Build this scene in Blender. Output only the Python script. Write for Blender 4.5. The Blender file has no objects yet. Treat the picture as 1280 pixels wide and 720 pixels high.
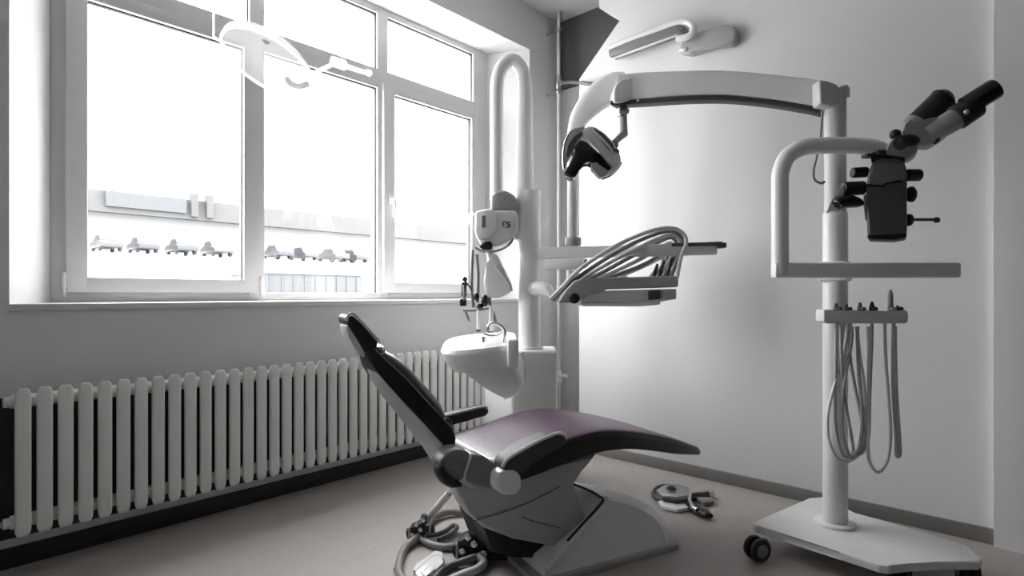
import bpy, bmesh, math, random
from mathutils import Vector, Matrix
random.seed(7)
SC = bpy.context.scene
COL = SC.collection
V = Vector

# ------------------------------------------------------------------ camera frame
F = 712.0; V0 = 367.0; CZ = 1.0
PHI = math.atan2(650.0, F)
SP, CP = math.sin(PHI), math.cos(PHI)
def world(X, Y, z): return V((SP*X + CP*Y, -CP*X + SP*Y, z))
def P(u, v, Y):                       # pixel at a distance
    return world((u-640)/F*Y, Y, CZ + (V0-v)/F*Y)
def on_x(u, v, x):
    return P(u, v, x/(SP*(u-640)/F + CP))
def on_y(u, v, y):
    return P(u, v, y/(-CP*(u-640)/F + SP))
def on_z(u, v, z):
    return P(u, v, (CZ-z)*F/(v-V0))
FWD = world(0, 1, 0); RIGHT = world(1, 0, 0); UP = V((0, 0, 1))
# dental chair frame: s runs from the hips to the feet, b across to the far side
CA, SA = 0.883, 0.469
def CH(s, b, z): return world(CA*s - SA*b, SA*s + CA*b, z)
AV = CH(1, 0, 0); BV = CH(0, 1, 0)
def ch(u, v, b):
    r = (u-640)/F
    s = b*(SA + CA*r)/(CA - SA*r)
    Y = SA*s + CA*b
    return CH(s, b, CZ + (V0-v)/F*Y)

# ------------------------------------------------------------------ materials
def mat(name, col, rough=0.5, metal=0.0, var=0.06, scale=6.0, bump=0.0, bscale=60.0, spec=0.5, coat=0.0):
    m = bpy.data.materials.new(name); m.use_nodes = True
    nt = m.node_tree; b = nt.nodes['Principled BSDF']
    tc = nt.nodes.new('ShaderNodeTexCoord')
    n = nt.nodes.new('ShaderNodeTexNoise'); n.inputs['Scale'].default_value = scale; n.inputs['Detail'].default_value = 4
    nt.links.new(tc.outputs['Object'], n.inputs['Vector'])
    r = nt.nodes.new('ShaderNodeValToRGB')
    lo = [max(0, c*(1-var)) for c in col]; hi = [min(1, c*(1+var)) for c in col]
    r.color_ramp.elements[0].color = (*lo, 1); r.color_ramp.elements[1].color = (*hi, 1)
    r.color_ramp.elements[0].position = 0.3; r.color_ramp.elements[1].position = 0.7
    nt.links.new(n.outputs['Fac'], r.inputs['Fac']); nt.links.new(r.outputs['Color'], b.inputs['Base Color'])
    b.inputs['Roughness'].default_value = rough; b.inputs['Metallic'].default_value = metal
    b.inputs['Specular IOR Level'].default_value = spec
    b.inputs['Coat Weight'].default_value = coat
    if bump:
        n2 = nt.nodes.new('ShaderNodeTexNoise'); n2.inputs['Scale'].default_value = bscale; n2.inputs['Detail'].default_value = 6
        nt.links.new(tc.outputs['Object'], n2.inputs['Vector'])
        bp = nt.nodes.new('ShaderNodeBump'); bp.inputs['Strength'].default_value = bump; bp.inputs['Distance'].default_value = 0.01
        nt.links.new(n2.outputs['Fac'], bp.inputs['Height']); nt.links.new(bp.outputs['Normal'], b.inputs['Normal'])
    return m

M = {}
M['wall'] = mat('wall_paint', (.72, .712, .72), .62, var=.02, scale=1.2, bump=.05, bscale=180, spec=.3)
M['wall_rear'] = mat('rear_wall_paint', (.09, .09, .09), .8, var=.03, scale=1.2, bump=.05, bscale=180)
M['wall_unseen'] = mat('side_wall_paint', (.66, .655, .66), .8, var=.03, scale=1.2, bump=.05, bscale=180)
M['recess'] = mat('recess_shaded_paint', (.58, .575, .575), .8, var=.03)  # wall colour toned down to carry the shade of the recess
M['recess_shade'] = mat('recess_panel_shade', (.10, .10, .095), .8, var=.05)
M['ceiling'] = mat('ceiling_paint', (.60, .59, .583), .8, var=.02, bump=.04, bscale=150)
M['skirting'] = mat('skirting_paint', (.20, .19, .18), .5, var=.05)
M['skirting_shaded'] = mat('shaded_skirting_paint', (.02, .02, .02), .6)  # skirting colour blackened for the shade below the radiator
M['radiator_shade'] = mat('radiator_painted_shade', (.022, .022, .02), .7)
M['frame'] = mat('window_frame_plastic', (.70, .69, .69), .35, var=.02)
M['gasket'] = mat('window_gasket', (.03, .03, .03), .6)
M['sill'] = mat('sill_paint', (.74, .73, .73), .4, var=.02)
M['white'] = mat('white_lacquer', (.78, .78, .77), .32, var=.02)
M['offwhite'] = mat('offwhite_plastic', (.66, .66, .65), .38, var=.03)
M['rad'] = mat('radiator_enamel', (.76, .76, .74), .35, var=.02)
M['grey'] = mat('grey_plastic', (.36, .36, .35), .42, var=.03)
M['midgrey'] = mat('mid_grey_plastic', (.20, .20, .20), .42, var=.04)
M['shell'] = mat('chair_grey_shell', (.46, .46, .455), .4, var=.03)
M['dark'] = mat('dark_grey_plastic', (.045, .045, .045), .55)
M['charcoal'] = mat('charcoal_metal', (.11, .11, .11), .38, var=.05)
M['black'] = mat('black_rubber', (.010, .010, .010), .5)
M['blackgloss'] = mat('black_gloss', (.008, .008, .008), .22)
M['leather'] = mat('plum_leather', (.055, .022, .050), .40, var=.12, scale=14, bump=.15, bscale=220, spec=.6)
M['leather_black'] = mat('black_leather', (.012, .010, .012), .42, var=.1, bump=.15, bscale=220)
M['chrome'] = mat('chrome', (.62, .62, .62), .18, metal=1.0, var=.02)
M['steel'] = mat('brushed_steel', (.42, .42, .41), .35, metal=1.0, var=.05)
M['hose'] = mat('grey_hose', (.22, .216, .21), .45, var=.06, scale=30)
M['hose_mid'] = mat('handpiece_hose', (.40, .395, .39), .42, var=.06, scale=30)
M['hose_light'] = mat('light_hose', (.64, .635, .62), .42, var=.05, scale=30)
M['hose_dark'] = mat('dark_hose', (.06, .058, .055), .45, var=.1, scale=30)
M['boom'] = mat('boom_grey', (.50, .50, .495), .4, var=.03)
M['pipe'] = mat('pipe_paint', (.60, .60, .59), .35, var=.03)
M['porcelain'] = mat('porcelain', (.86, .86, .86), .15, var=.01, coat=.4)
M['snow'] = mat('pale_ground', (.55, .55, .55), .9, var=.06, scale=.2)
M['car_paint'] = mat('pale_car_paint', (.030, .032, .036), .4, var=.05)
M['car_white'] = mat('white_car_paint', (.040, .041, .043), .4, var=.05)
M['car_glass'] = mat('car_window', (.030, .032, .036), .35)
M['tyre'] = mat('tyre', (.028, .028, .028), .8)
M['hall'] = mat('pale_render', (.12, .12, .12), .8, var=.04, scale=.3)
M['hall_roof'] = mat('grey_roofing', (.050, .050, .050), .8, var=.08, scale=.4)
M['shed'] = mat('pale_blue_sheet', (.048, .051, .054), .7, var=.04, scale=.8)

def floor_mat():
    m = bpy.data.materials.new('vinyl_floor'); m.use_nodes = True
    nt = m.node_tree; b = nt.nodes['Principled BSDF']
    tc = nt.nodes.new('ShaderNodeTexCoord')
    br = nt.nodes.new('ShaderNodeTexBrick')
    br.inputs['Color1'].default_value = (.40, .375, .355, 1); br.inputs['Color2'].default_value = (.385, .36, .34, 1)
    br.inputs['Mortar'].default_value = (.34, .318, .30, 1)
    br.inputs['Scale'].default_value = 1.0; br.inputs['Mortar Size'].default_value = .002
    br.inputs['Brick Width'].default_value = 1.2; br.inputs['Row Height'].default_value = .19
    nt.links.new(tc.outputs['Object'], br.inputs['Vector'])
    mp = nt.nodes.new('ShaderNodeMapping'); mp.inputs['Scale'].default_value = (1.2, 14, 1)
    n = nt.nodes.new('ShaderNodeTexNoise'); n.inputs['Scale'].default_value = 2.5; n.inputs['Detail'].default_value = 5
    nt.links.new(tc.outputs['Object'], mp.inputs['Vector']); nt.links.new(mp.outputs['Vector'], n.inputs['Vector'])
    mx = nt.nodes.new('ShaderNodeMixRGB'); mx.blend_type = 'MULTIPLY'; mx.inputs['Fac'].default_value = .12
    nt.links.new(br.outputs['Color'], mx.inputs['Color1']); nt.links.new(n.outputs['Fac'], mx.inputs['Color2'])
    nt.links.new(mx.outputs['Color'], b.inputs['Base Color'])
    b.inputs['Roughness'].default_value = .42; b.inputs['Specular IOR Level'].default_value = .35
    return m
M['floor'] = floor_mat()

def thin_glass(name, tint, gloss, extra=None):
    m = bpy.data.materials.new(name); m.use_nodes = True
    nt = m.node_tree; nt.nodes.clear()
    o = nt.nodes.new('ShaderNodeOutputMaterial')
    t = nt.nodes.new('ShaderNodeBsdfTransparent'); t.inputs['Color'].default_value = (*tint, 1)
    g = nt.nodes.new('ShaderNodeBsdfGlossy'); g.inputs['Roughness'].default_value = .03
    n = nt.nodes.new('ShaderNodeTexNoise'); n.inputs['Scale'].default_value = 3
    mr = nt.nodes.new('ShaderNodeMapRange'); mr.inputs['To Min'].default_value = gloss*.8; mr.inputs['To Max'].default_value = gloss*1.2
    nt.links.new(n.outputs['Fac'], mr.inputs['Value'])
    mx = nt.nodes.new('ShaderNodeMixShader')
    nt.links.new(mr.outputs['Result'], mx.inputs['Fac'])
    nt.links.new(t.outputs['BSDF'], mx.inputs[1]); nt.links.new(g.outputs['BSDF'], mx.inputs[2])
    last = mx
    if extra:
        tr = nt.nodes.new('ShaderNodeBsdfTranslucent'); tr.inputs['Color'].default_value = (.9, .9, .9, 1)
        m2 = nt.nodes.new('ShaderNodeMixShader'); m2.inputs['Fac'].default_value = extra
        nt.links.new(mx.outputs['Shader'], m2.inputs[1]); nt.links.new(tr.outputs['BSDF'], m2.inputs[2]); last = m2
    nt.links.new(last.outputs['Shader'], o.inputs['Surface'])
    return m
M['glass'] = thin_glass('window_glass', (.97, .97, .97), .04)
M['acrylic'] = thin_glass('frosted_acrylic', (.95, .95, .95), .03, .16)
M['acrylic_rim'] = thin_glass('frosted_acrylic_rim', (.95, .95, .95), .05, .35)

# ------------------------------------------------------------------ mesh builder
def crom(pts, n=8, closed=False):
    pts = [V(p) for p in pts]
    if len(pts) < 3: return pts
    out = []; N = len(pts)
    rng = range(N) if closed else range(N-1)
    for i in rng:
        if closed: p0, p1, p2, p3 = pts[(i-1) % N], pts[i], pts[(i+1) % N], pts[(i+2) % N]
        else:
            p1, p2 = pts[i], pts[i+1]
            p0 = pts[i-1] if i > 0 else p1*2-p2
            p3 = pts[i+2] if i+2 < N else p2*2-p1
        for k in range(n):
            t = k/n
            out.append(.5*((2*p1) + (p2-p0)*t + (2*p0-5*p1+4*p2-p3)*t*t + (3*p1-p0-3*p2+p3)*t**3))
    if not closed: out.append(pts[-1])
    return out

class MB:
    def __init__(s): s.v = []; s.f = []
    def add(s, bm):
        bmesh.ops.recalc_face_normals(bm, faces=bm.faces)
        bm.verts.index_update(); o = len(s.v)
        s.v += [v.co.copy() for v in bm.verts]
        s.f += [[o+v.index for v in f.verts] for f in bm.faces]
        bm.free(); return s
    def box(s, c, size, ax=None, bev=0.0, seg=2):
        """ax: three direction vectors"""
        ax = ax or (V((1,0,0)), V((0,1,0)), V((0,0,1)))
        bm = bmesh.new(); vs = []
        for i in (-1, 1):
            for j in (-1, 1):
                for k in (-1, 1):
                    vs.append(bm.verts.new(V(c) + ax[0]*i*size[0]/2 + ax[1]*j*size[1]/2 + ax[2]*k*size[2]/2))
        for q in ((0,1,3,2),(4,6,7,5),(0,4,5,1),(2,3,7,6),(0,2,6,4),(1,5,7,3)): bm.faces.new([vs[t] for t in q])
        if bev: bmesh.ops.bevel(bm, geom=bm.edges[:], offset=bev, segments=seg, affect='EDGES', clamp_overlap=True, profile=.5)
        return s.add(bm)
    def span(s, a, b, bev=0.0, seg=2):
        a = V(a); b = V(b)
        return s.box((a+b)/2, [abs(b[i]-a[i]) for i in range(3)], bev=bev, seg=seg)
    def prism(s, pts, ext, bev=0.0, seg=2):
        bm = bmesh.new()
        ex = [V(ext)]*len(pts) if len(ext) == 3 and not isinstance(ext, list) else ext
        a = [bm.verts.new(V(p)) for p in pts]; b = [bm.verts.new(V(p)+e) for p, e in zip(pts, ex)]
        bm.faces.new(a); bm.faces.new(b[::-1]); n = len(a)
        for i in range(n): bm.faces.new((a[i], b[i], b[(i+1) % n], a[(i+1) % n]))
        if bev: bmesh.ops.bevel(bm, geom=bm.edges[:], offset=bev, segments=seg, affect='EDGES', clamp_overlap=True, profile=.5)
        return s.add(bm)
    def rings(s, rings, caps=True, closed=False):
        bm = bmesh.new(); R = [[bm.verts.new(p) for p in r] for r in rings]; n = len(R[0])
        for i in range(len(R)-1 + (1 if closed else 0)):
            A, B = R[i], R[(i+1) % len(R)]
            for k in range(n): bm.faces.new((A[k], A[(k+1) % n], B[(k+1) % n], B[k]))
        if caps and not closed:
            bm.faces.new(R[0][::-1]); bm.faces.new(R[-1])
        return s.add(bm)
    def tube(s, pts, r, seg=10, smooth=6, closed=False, flat=None):
        raw = [V(p) for p in pts]
        path = crom(raw, smooth, closed) if smooth and len(raw) > 2 else raw
        n = len(path)
        if isinstance(r, (list, tuple)):
            rr = []
            for i in range(n):
                t = i/(n-1)*(len(r)-1); k = min(int(t), len(r)-2); rr.append(r[k]*(1-(t-k)) + r[k+1]*(t-k))
        else: rr = [r]*n
        tang = []
        for i in range(n):
            if closed: t = path[(i+1) % n]-path[(i-1) % n]
            else: t = path[min(i+1, n-1)]-path[max(i-1, 0)]
            tang.append(t.normalized() if t.length > 1e-9 else V((0,0,1)))
        t0 = tang[0]; ref = V((0,0,1)) if abs(t0.z) < .9 else V((1,0,0))
        if flat: ref = V(flat)
        nrm = (ref - t0*ref.dot(t0)).normalized(); rings = []
        for i in range(n):
            t = tang[i]
            if flat: nrm = (V(flat) - t*V(flat).dot(t)).normalized()
            else: nrm = (nrm - t*nrm.dot(t)).normalized()
            bn = t.cross(nrm)
            a = rr[i] if not isinstance(rr[i], tuple) else rr[i][0]
            rings.append([path[i] + nrm*math.cos(2*math.pi*k/seg)*a + bn*math.sin(2*math.pi*k/seg)*a for k in range(seg)])
        return s.rings(rings, True, closed)
    def ribbon(s, pts, side, hw, hts, n=4.0, seg=20, smooth=6):
        """swept rounded rectangle; side = constant width axis, hw half width list, hts half thickness list"""
        raw = [V(p) for p in pts]; path = crom(raw, smooth) if smooth else raw
        N = len(path)
        def samp(a, i):
            if not isinstance(a, (list, tuple)): return a
            t = i/(N-1)*(len(a)-1); k = min(int(t), len(a)-2); return a[k]*(1-(t-k))+a[k+1]*(t-k)
        side = V(side).normalized(); rings = []
        for i in range(N):
            t = (path[min(i+1, N-1)]-path[max(i-1, 0)]).normalized()
            nr = t.cross(side).normalized(); w, h = samp(hw, i), samp(hts, i); ring = []
            for k in range(seg):
                a = 2*math.pi*(k+.5)/seg; c, q = math.cos(a), math.sin(a)
                ring.append(path[i] + side*w*math.copysign(abs(c)**(2/n), c) + nr*h*math.copysign(abs(q)**(2/n), q))
            rings.append(ring)
        return s.rings(rings)
    def cyl(s, a, b, r, r2=None, seg=20, bev=0.0):
        a = V(a); b = V(b); d = (b-a).normalized(); r2 = r if r2 is None else r2
        ref = V((0,0,1)) if abs(d.z) < .9 else V((1,0,0))
        x = (ref-d*ref.dot(d)).normalized(); y = d.cross(x)
        prof = [(0, r), (1, r2)]
        L = (b-a).length; e = min(bev, L*.4)
        st = [(e, r), (L-e, r2)] if e else [(0, r), (L, r2)]
        if e: st = [(0, r-e), (e*.3, r-e*.3)] + st + [(L-e*.3, r2-e*.3), (L, r2-e)]
        return s.rings([[a+d*t+x*q*math.cos(2*math.pi*k/seg)+y*q*math.sin(2*math.pi*k/seg) for k in range(seg)] for t, q in st])
    def ball(s, c, r, seg=16, ax=None):
        r = (r, r, r) if not isinstance(r, (tuple, list)) else r
        ax = ax or (V((1,0,0)), V((0,1,0)), V((0,0,1))); c = V(c); rg = []
        h = seg//2
        for i in range(1, h):
            th = math.pi*i/h
            rg.append([c + ax[0]*r[0]*math.sin(th)*math.cos(2*math.pi*k/seg) + ax[1]*r[1]*math.sin(th)*math.sin(2*math.pi*k/seg) + ax[2]*r[2]*math.cos(th) for k in range(seg)])
        return s.rings(rg)
    def build(s, name, m, parent=None, base=None, smooth=True, angle=38):
        if parent is not None: base = V(parent['_b'])
        elif base is None:
            n = len(s.v); base = V((sum(v.x for v in s.v)/n, sum(v.y for v in s.v)/n, min(v.z for v in s.v)))
        base = V(base)
        me = bpy.data.meshes.new(name)
        bm = bmesh.new(); vs = [bm.verts.new(p-base) for p in s.v]
        for f in s.f:
            try: bm.faces.new([vs[i] for i in f])
            except ValueError: pass
        bm.normal_update()
        lim = math.radians(angle)
        for f in bm.faces: f.smooth = smooth
        for e in bm.edges:
            if len(e.link_faces) == 2 and e.calc_face_angle(0) > lim: e.smooth = False
        bm.to_mesh(me); bm.free()
        me.materials.append(M[m] if isinstance(m, str) else m)
        o = bpy.data.objects.new(name, me); COL.objects.link(o)
        if parent is not None: o.parent = parent
        else: o.location = base
        o['_b'] = tuple(base)
        return o

def thing(name, label, cat, base, group=None):
    o = bpy.data.objects.new(name, None); COL.objects.link(o)
    o.empty_display_size = .1; o.location = V(base); o['_b'] = tuple(base)
    return tag(o, label, cat, group)
def tag(o, label, cat, group=None, kind=None):
    o['label'] = label; o['category'] = cat
    if group: o['group'] = group
    if kind: o['kind'] = kind
    return o
def struct(o): o['kind'] = 'structure'; return o

# ------------------------------------------------------------------ room
WX0, WX1, RX = -1.7, 2.976, 3.58          # left wall, right wall, recess back
WY0, WY1 = -2.6, 2.756                    # wall behind the camera, window wall
H = 3.13; SILL = .96; HEAD = 2.813; WQ = 3.066
OX0, OX1 = .298, 3.212; FX0, FX1 = .4705, 3.043

struct(MB().span((WX0-.2, WY0-.2, -.12), (RX+.2, WY1+.45, 0)).build('floor', 'floor', base=(0,0,0)))
struct(MB().span((WX0-.2, WY0-.2, H), (RX+.2, WY1+.45, H+.15)).build('ceiling', 'ceiling'))
b = MB()
b.span((WX0-.2, WY1, 0), (RX+.2, WY1+.42, SILL-.025))
b.span((WX0-.2, WY1, HEAD), (RX+.2, WY1+.42, H))
b.span((WX0-.2, WY1, SILL-.025), (OX0, WY1+.42, HEAD))
b.span((OX1, WY1, SILL-.025), (RX+.2, WY1+.42, HEAD))
b.prism([(OX0, WY1, SILL-.025), (FX0, WQ, SILL-.025), (FX0, WY1+.42, SILL-.025), (OX0, WY1+.42, SILL-.025)], (0, 0, HEAD-SILL+.025))
b.prism([(OX1, WY1, SILL-.025), (OX1, WY1+.42, SILL-.025), (FX1, WY1+.42, SILL-.025), (FX1, WQ, SILL-.025)], (0, 0, HEAD-SILL+.025))
struct(b.build('wall_back', 'wall', base=(0,0,0)))
# right wall, its upper corner cut away where the recess opens
e0 = on_x(724, 500, WX1).y
c1 = on_x(722, 100, WX1); c2 = on_x(775, 25, WX1); c3 = on_x(749, 10, WX1)
poly = [(WX1, WY0-.2, 0), (WX1, e0, 0), (WX1, e0, c1.z), c2, c3, (WX1, c3.y, H), (WX1, WY0-.2, H)]
struct(MB().prism(poly, (.14, 0, 0)).build('wall_right', 'wall', base=(WX1, 0, 0)))
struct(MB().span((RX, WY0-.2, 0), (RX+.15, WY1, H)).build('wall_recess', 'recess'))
struct(MB().span((RX-.02, e0-.9, 2.60), (RX, WY1, H)).build('recess_shade_panel', 'recess_shade'))  # added panel, its dark colour stands for the shade high in the recess
struct(MB().span((WX0-.15, WY0-.2, 0), (WX0, WY1, H)).build('wall_left', 'wall_unseen'))
struct(MB().span((WX0, WY0-.15, 0), (RX+.2, WY0, H)).build('wall_front', 'wall_rear'))
px = WX1-.035; pe = on_x(1242, 600, px).y
struct(MB().span((px, -.25, 0), (WX1, pe, H)).build('wall_pier', 'wall'))
struct(MB().span((px, WY0, 0), (WX1, -.25, H)).build('wall_unseen', 'wall_rear'))  # unseen stretch of wall, made dark to cut fill light on the chair
struct(MB().span((WX1-.014, pe, 0), (WX1, e0, .062), bev=.003).build('baseboard_right', 'skirting'))
struct(MB().span((WX0, WY1-.014, 0), (RX, WY1, .074), bev=.003).build('baseboard_back', 'skirting_shaded'))
# dark sheet added to paint the shade behind the radiator
struct(MB().span((WX0+.02, WY1-.012, .108), (2.60, WY1, .62)).build('radiator_shade_panel', 'radiator_shade'))
# sill
b = MB().prism([(OX0, WY1-.012, SILL-.024), (OX1, WY1-.012, SILL-.024), (OX1, WY1, SILL-.024), (FX1, WQ+.02, SILL-.024), (FX0, WQ+.02, SILL-.024), (OX0, WY1, SILL-.024)], (0, 0, .026), bev=.004)
struct(b.build('trim_2', 'sill'))

# ------------------------------------------------------------------ window
def wx(u, y): return on_y(u, 300, y).x
yf = WQ - .02                              # front of the fixed frame
ys = yf - .028                             # front of the sashes
zt0, zt1 = 2.30, 2.42
b = MB()
def bar(x0, x1, z0, z1, y0=yf, d=.075, bev=.004): b.span((x0, y0, z0), (x1, y0+d, z1), bev=bev)
X_L0, X_L1 = FX0-.01, wx(84, yf)
X_M0, X_M1 = wx(312, yf), wx(331, yf)
X_R0, X_R1 = wx(472, yf), wx(485, yf)
X_E0, X_E1 = wx(592, yf), FX1+.01
bar(X_L0, X_L1, SILL, HEAD); bar(X_E0, X_E1, SILL, HEAD)
bar(X_M0, X_M1, SILL, HEAD); bar(X_R0, X_R1, SILL, HEAD)
bar(X_L0, X_E1, SILL, 1.004, y0=yf+.001); bar(X_L0, X_E1, 2.772, HEAD, y0=yf+.001)
bar(X_L0, X_E1, zt0, zt1, y0=yf+.0015)
win = b.build('window_1', 'frame'); struct(win)
def sash(x0, x1, z0, z1, w, wr=None, tag_=''):
    q = MB(); d = .06; wr = wr or w
    q.span((x0, ys, z0), (x0+w, ys+d, z1), bev=.006); q.span((x1-wr, ys, z0), (x1, ys+d, z1), bev=.006)
    q.span((x0+w*.5, ys+.0008, z0), (x1-w*.5, ys+d, z0+.068), bev=.006); q.span((x0+w*.5, ys+.0008, z1-.062), (x1-w*.5, ys+d, z1), bev=.006)
    o = q.build('sash', 'frame', win)
    g = MB(); t = .006; y = ys+.02
    a0, a1, b0, b1 = x0+w-.002, x1-wr+.002, z0+.066, z1-.060
    g.span((a0, y, b0), (a0+t, y+.02, b1)); g.span((a1-t, y, b0), (a1, y+.02, b1))
    g.span((a0, y, b1-t*1.5), (a1, y+.02, b1))
    g.build('gasket', 'gasket', o)
    MB().span((x0+w*.6, ys+.030, z0+.04), (x1-wr*.6, ys+.036, z1-.04)).build('pane', 'glass', o)
    return o
sl0, sl1 = wx(83, ys), wx(331, ys)
sA = sash(sl0, sl1, 1.004, 2.338, wx(110, ys)-sl0, sl1-wx(305, ys))
sr0, sr1 = wx(480, ys), wx(597, ys)
sB = sash(sr0, sr1, 1.004, 2.338, wx(494, ys)-sr0, sr1-wx(590, ys))
# fixed panes
MB().span((X_M0+.01, yf+.035, SILL+.02), (X_R1-.01, yf+.041, zt0+.03)).build('pane', 'glass', win)
for a0, a1 in ((X_L0, X_M1), (X_M0, X_R1), (X_R0, X_E1)):
    MB().span((a0+.015, yf+.035, zt1-.03), (a1-.015, yf+.041, HEAD-.02)).build('pane', 'glass', win)
g = MB()
for a0, a1, z0, z1 in ((X_M1, X_R0, 1.004, zt0), (X_L1, X_M0, zt1, 2.772), (X_M1, X_R0, zt1, 2.772), (X_R1, X_E0, zt1, 2.772)):
    g.span((a1-.005, yf+.018, z0), (a1+.001, yf+.034, z1)); g.span((a0, yf+.018, z1-.007), (a1, yf+.034, z1+.001))
g.build('gasket', 'gasket', win)
# hinges and handle
for u0 in (80, 326):
    q = MB(); x = wx(u0, ys); q.cyl((x, ys-.006, 1.0), (x, ys-.006, 1.09), .006, bev=.002); q.cyl((x, ys-.006, .985), (x, ys-.006, 1.0), .0045)
    q.box((x, ys, 1.05), (.016, .012, .05), bev=.002); q.build('hinge', 'white', win)
hx = wx(488, ys)
q = MB(); q.box((hx, ys-.006, 1.60), (.028, .012, .07), bev=.004); q.cyl((hx, ys-.012, 1.60), (hx, ys-.04, 1.60), .009)
q.tube([(hx, ys-.04, 1.605), (hx, ys-.046, 1.57), (hx, ys-.044, 1.48)], [.010, .011, .009], smooth=4); q.build('window_handle', 'white', sB)

# ------------------------------------------------------------------ radiator
fy0 = 2.602; pit = .06; rx0 = .320
rad = thing('radiator', 'long white column radiator under the window', 'radiator', (1.45, 2.66, 0))
def section_mb(xc):
    q = MB()
    for yc in (fy0+.020,):
        # flattened column with rounded ends
        prof = [(.145, .2), (.149, .55), (.158, .85), (.172, 1), (.638, 1), (.652, .85), (.661, .55), (.665, .2)]
        rg = []
        for z, k in prof:
            ring = []
            for i in range(20):
                a = 2*math.pi*(i+.5)/20; c, s_ = math.cos(a), math.sin(a)
                hw, hd = (.0228, .011) if yc < fy0+.05 else (.010, .024)
                ring.append(V((xc+hw*(.45+.55*k)*math.copysign(abs(c)**.38, c), yc+hd*(.4+.6*k)*math.copysign(abs(s_)**.6, s_), z)))
            rg.append(ring)
        q.rings(rg)
    for z in (.192, .618):
        q.span((xc-.014, fy0+.024, z-.018), (xc+.014, fy0+.085, z+.018), bev=.005)
        q.cyl((xc-.0302, fy0+.056, z), (xc+.0302, fy0+.056, z), .024, seg=16)
    return q
first = None
for i in range(39):
    if first is None: first = section_mb(rx0).build('section', 'rad', rad)
    else:
        o = first.copy(); COL.objects.link(o); o.parent = rad; o.location = (i*pit, 0, 0)
for z in (.192, .618): MB().cyl((rx0-.05, fy0+.056, z), (rx0-.028, fy0+.056, z), .019, seg=12, bev=.003).build('end_plug', 'rad', rad)
q = MB(); q.cyl((rx0-.085, fy0+.056, .192), (rx0-.045, fy0+.056, .192), .011); q.cyl((rx0-.08, fy0+.056, .215), (rx0-.08, fy0+.056, .165), .014, bev=.003)
q.tube([(rx0-.08, fy0+.056, .165), (rx0-.08, fy0+.07, .13), (rx0-.08, WY1-.013, .12)], .008, smooth=4)
q.build('valve', 'steel', rad)
for x in (rx0+.30, rx0+1.0, rx0+1.9):
    MB().span((x-.012, fy0+.075, .59), (x+.012, WY1-.0125, .615), bev=.003).build('bracket', 'midgrey', rad)

# ------------------------------------------------------------------ dental chair
BC = 1.915                                  # centre line of the chair
base0 = CH(1.25, 1.85, 0)
chair = thing('dental_chair', 'reclined dental chair with plum leather seat and grey base in front of the radiator', 'dental chair', base0)
# seat cushion
S = [.815, .825, .85, .90, .99, 1.1, 1.2, 1.3, 1.42, 1.55, 1.68, 1.80, 1.88, 1.93, 1.955]
ZT = [.40, .42, .435, .445, .46, .485, .50, .50, .48, .448, .408, .362, .332, .312, .300]
ZB = [.37, .36, .352, .355, .368, .388, .405, .412, .402, .374, .340, .315, .295, .286, .290]
HWD = [.17, .205, .225, .235, .238, .238, .238, .236, .228, .21, .185, .15, .11, .068, .03]
def fine(a): return [p.x for p in crom([V((x, 0, 0)) for x in a], 3)]
SEG = 36
def cushion(dw, top, bot, m, name, ez):
    rings = []
    for s_, zt, zb, w in zip(fine(S), fine(ZT), fine(ZB), fine(HWD)):
        w += dw; t_ = zt + top; b_ = zb if bot is None else zt - bot
        zc, h = (t_+b_)/2, (t_-b_)/2; ring = []
        for k in range(SEG):
            a = 2*math.pi*(k+.5)/SEG; c, q_ = math.cos(a), math.sin(a)
            ring.append(CH(s_, BC + w*math.copysign(abs(c)**.3, c), zc + h*math.copysign(abs(q_)**ez, q_)))
        rings.append(ring)
    return MB().rings(rings).build(name, m, chair)
cushion(0, -.006, None, 'leather_black', 'seat_cushion', .35)  # black here paints the shade on the sides of the plum seat
cushion(-.006, .002, .03, 'leather', 'seat_top', .5)
# backrest pad
def csz(u, v, b):
    r = (u-640)/F; s_ = b*(SA + CA*r)/(CA - SA*r); Y = SA*s_ + CA*b
    return V((s_, CZ + (V0-v)/F*Y, 0))
def near_edge(v): return 1.728 + .077*max(0, min(1, (562-v)/(562-437)))     # the back narrows towards the head
back_pts = [(459, 445), (463, 437), (470, 436), (477, 445), (492, 459), (508, 474), (523, 491), (538, 507), (553, 522), (567, 536), (571, 548), (569, 562), (560, 563), (546, 547), (532, 531), (508, 506), (486, 482), (472, 465)]
MB().prism([ch(u, v, near_edge(v)) for u, v in back_pts], [BV*(2*(BC-near_edge(v)) - (.10 if v < 447 else .03 if v < 470 else 0)) for u, v in back_pts], bev=.011, seg=3).build('backrest_cushion', 'leather_black', chair)
MB().tube([ch(u, v, near_edge(v)+.003) for u, v in [(470, 437), (477, 445.5), (508, 474.5), (538, 507.5), (567, 536.5)]], .003, seg=6).build('backrest_piping', 'hose', chair)
fl = [csz(u, v, near_edge(v)) for u, v in [(478, 446), (492, 459), (508, 474), (523, 491), (538, 507), (553, 522), (565, 534)]]
MB().ribbon([CH(p.x+.008, 1.945, p.y+.012) for p in fl], BV, [.06, .105, .12, .13, .135, .13, .11], [.012, .026, .034, .036, .036, .032, .018], n=2.6, seg=22, smooth=3).build('back_bolster', 'charcoal', chair)
ipx = [(461, 447), (473, 464), (486, 481), (508, 505.5), (532, 530.5), (546, 546), (560, 562), (570, 578)]
opx = [(457, 452), (463, 468), (471, 483), (487, 505), (502, 524), (517, 543), (532, 561), (550, 588)]
inner = crom([csz(u, v, near_edge(v)+.012) for u, v in ipx], 3)
outer = crom([csz(u, v, 1.93) for u, v in opx], 3)
bn = [p.x for p in crom([V((near_edge(v)+.010, 0, 0)) for u, v in ipx], 3)]
rings = []
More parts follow.
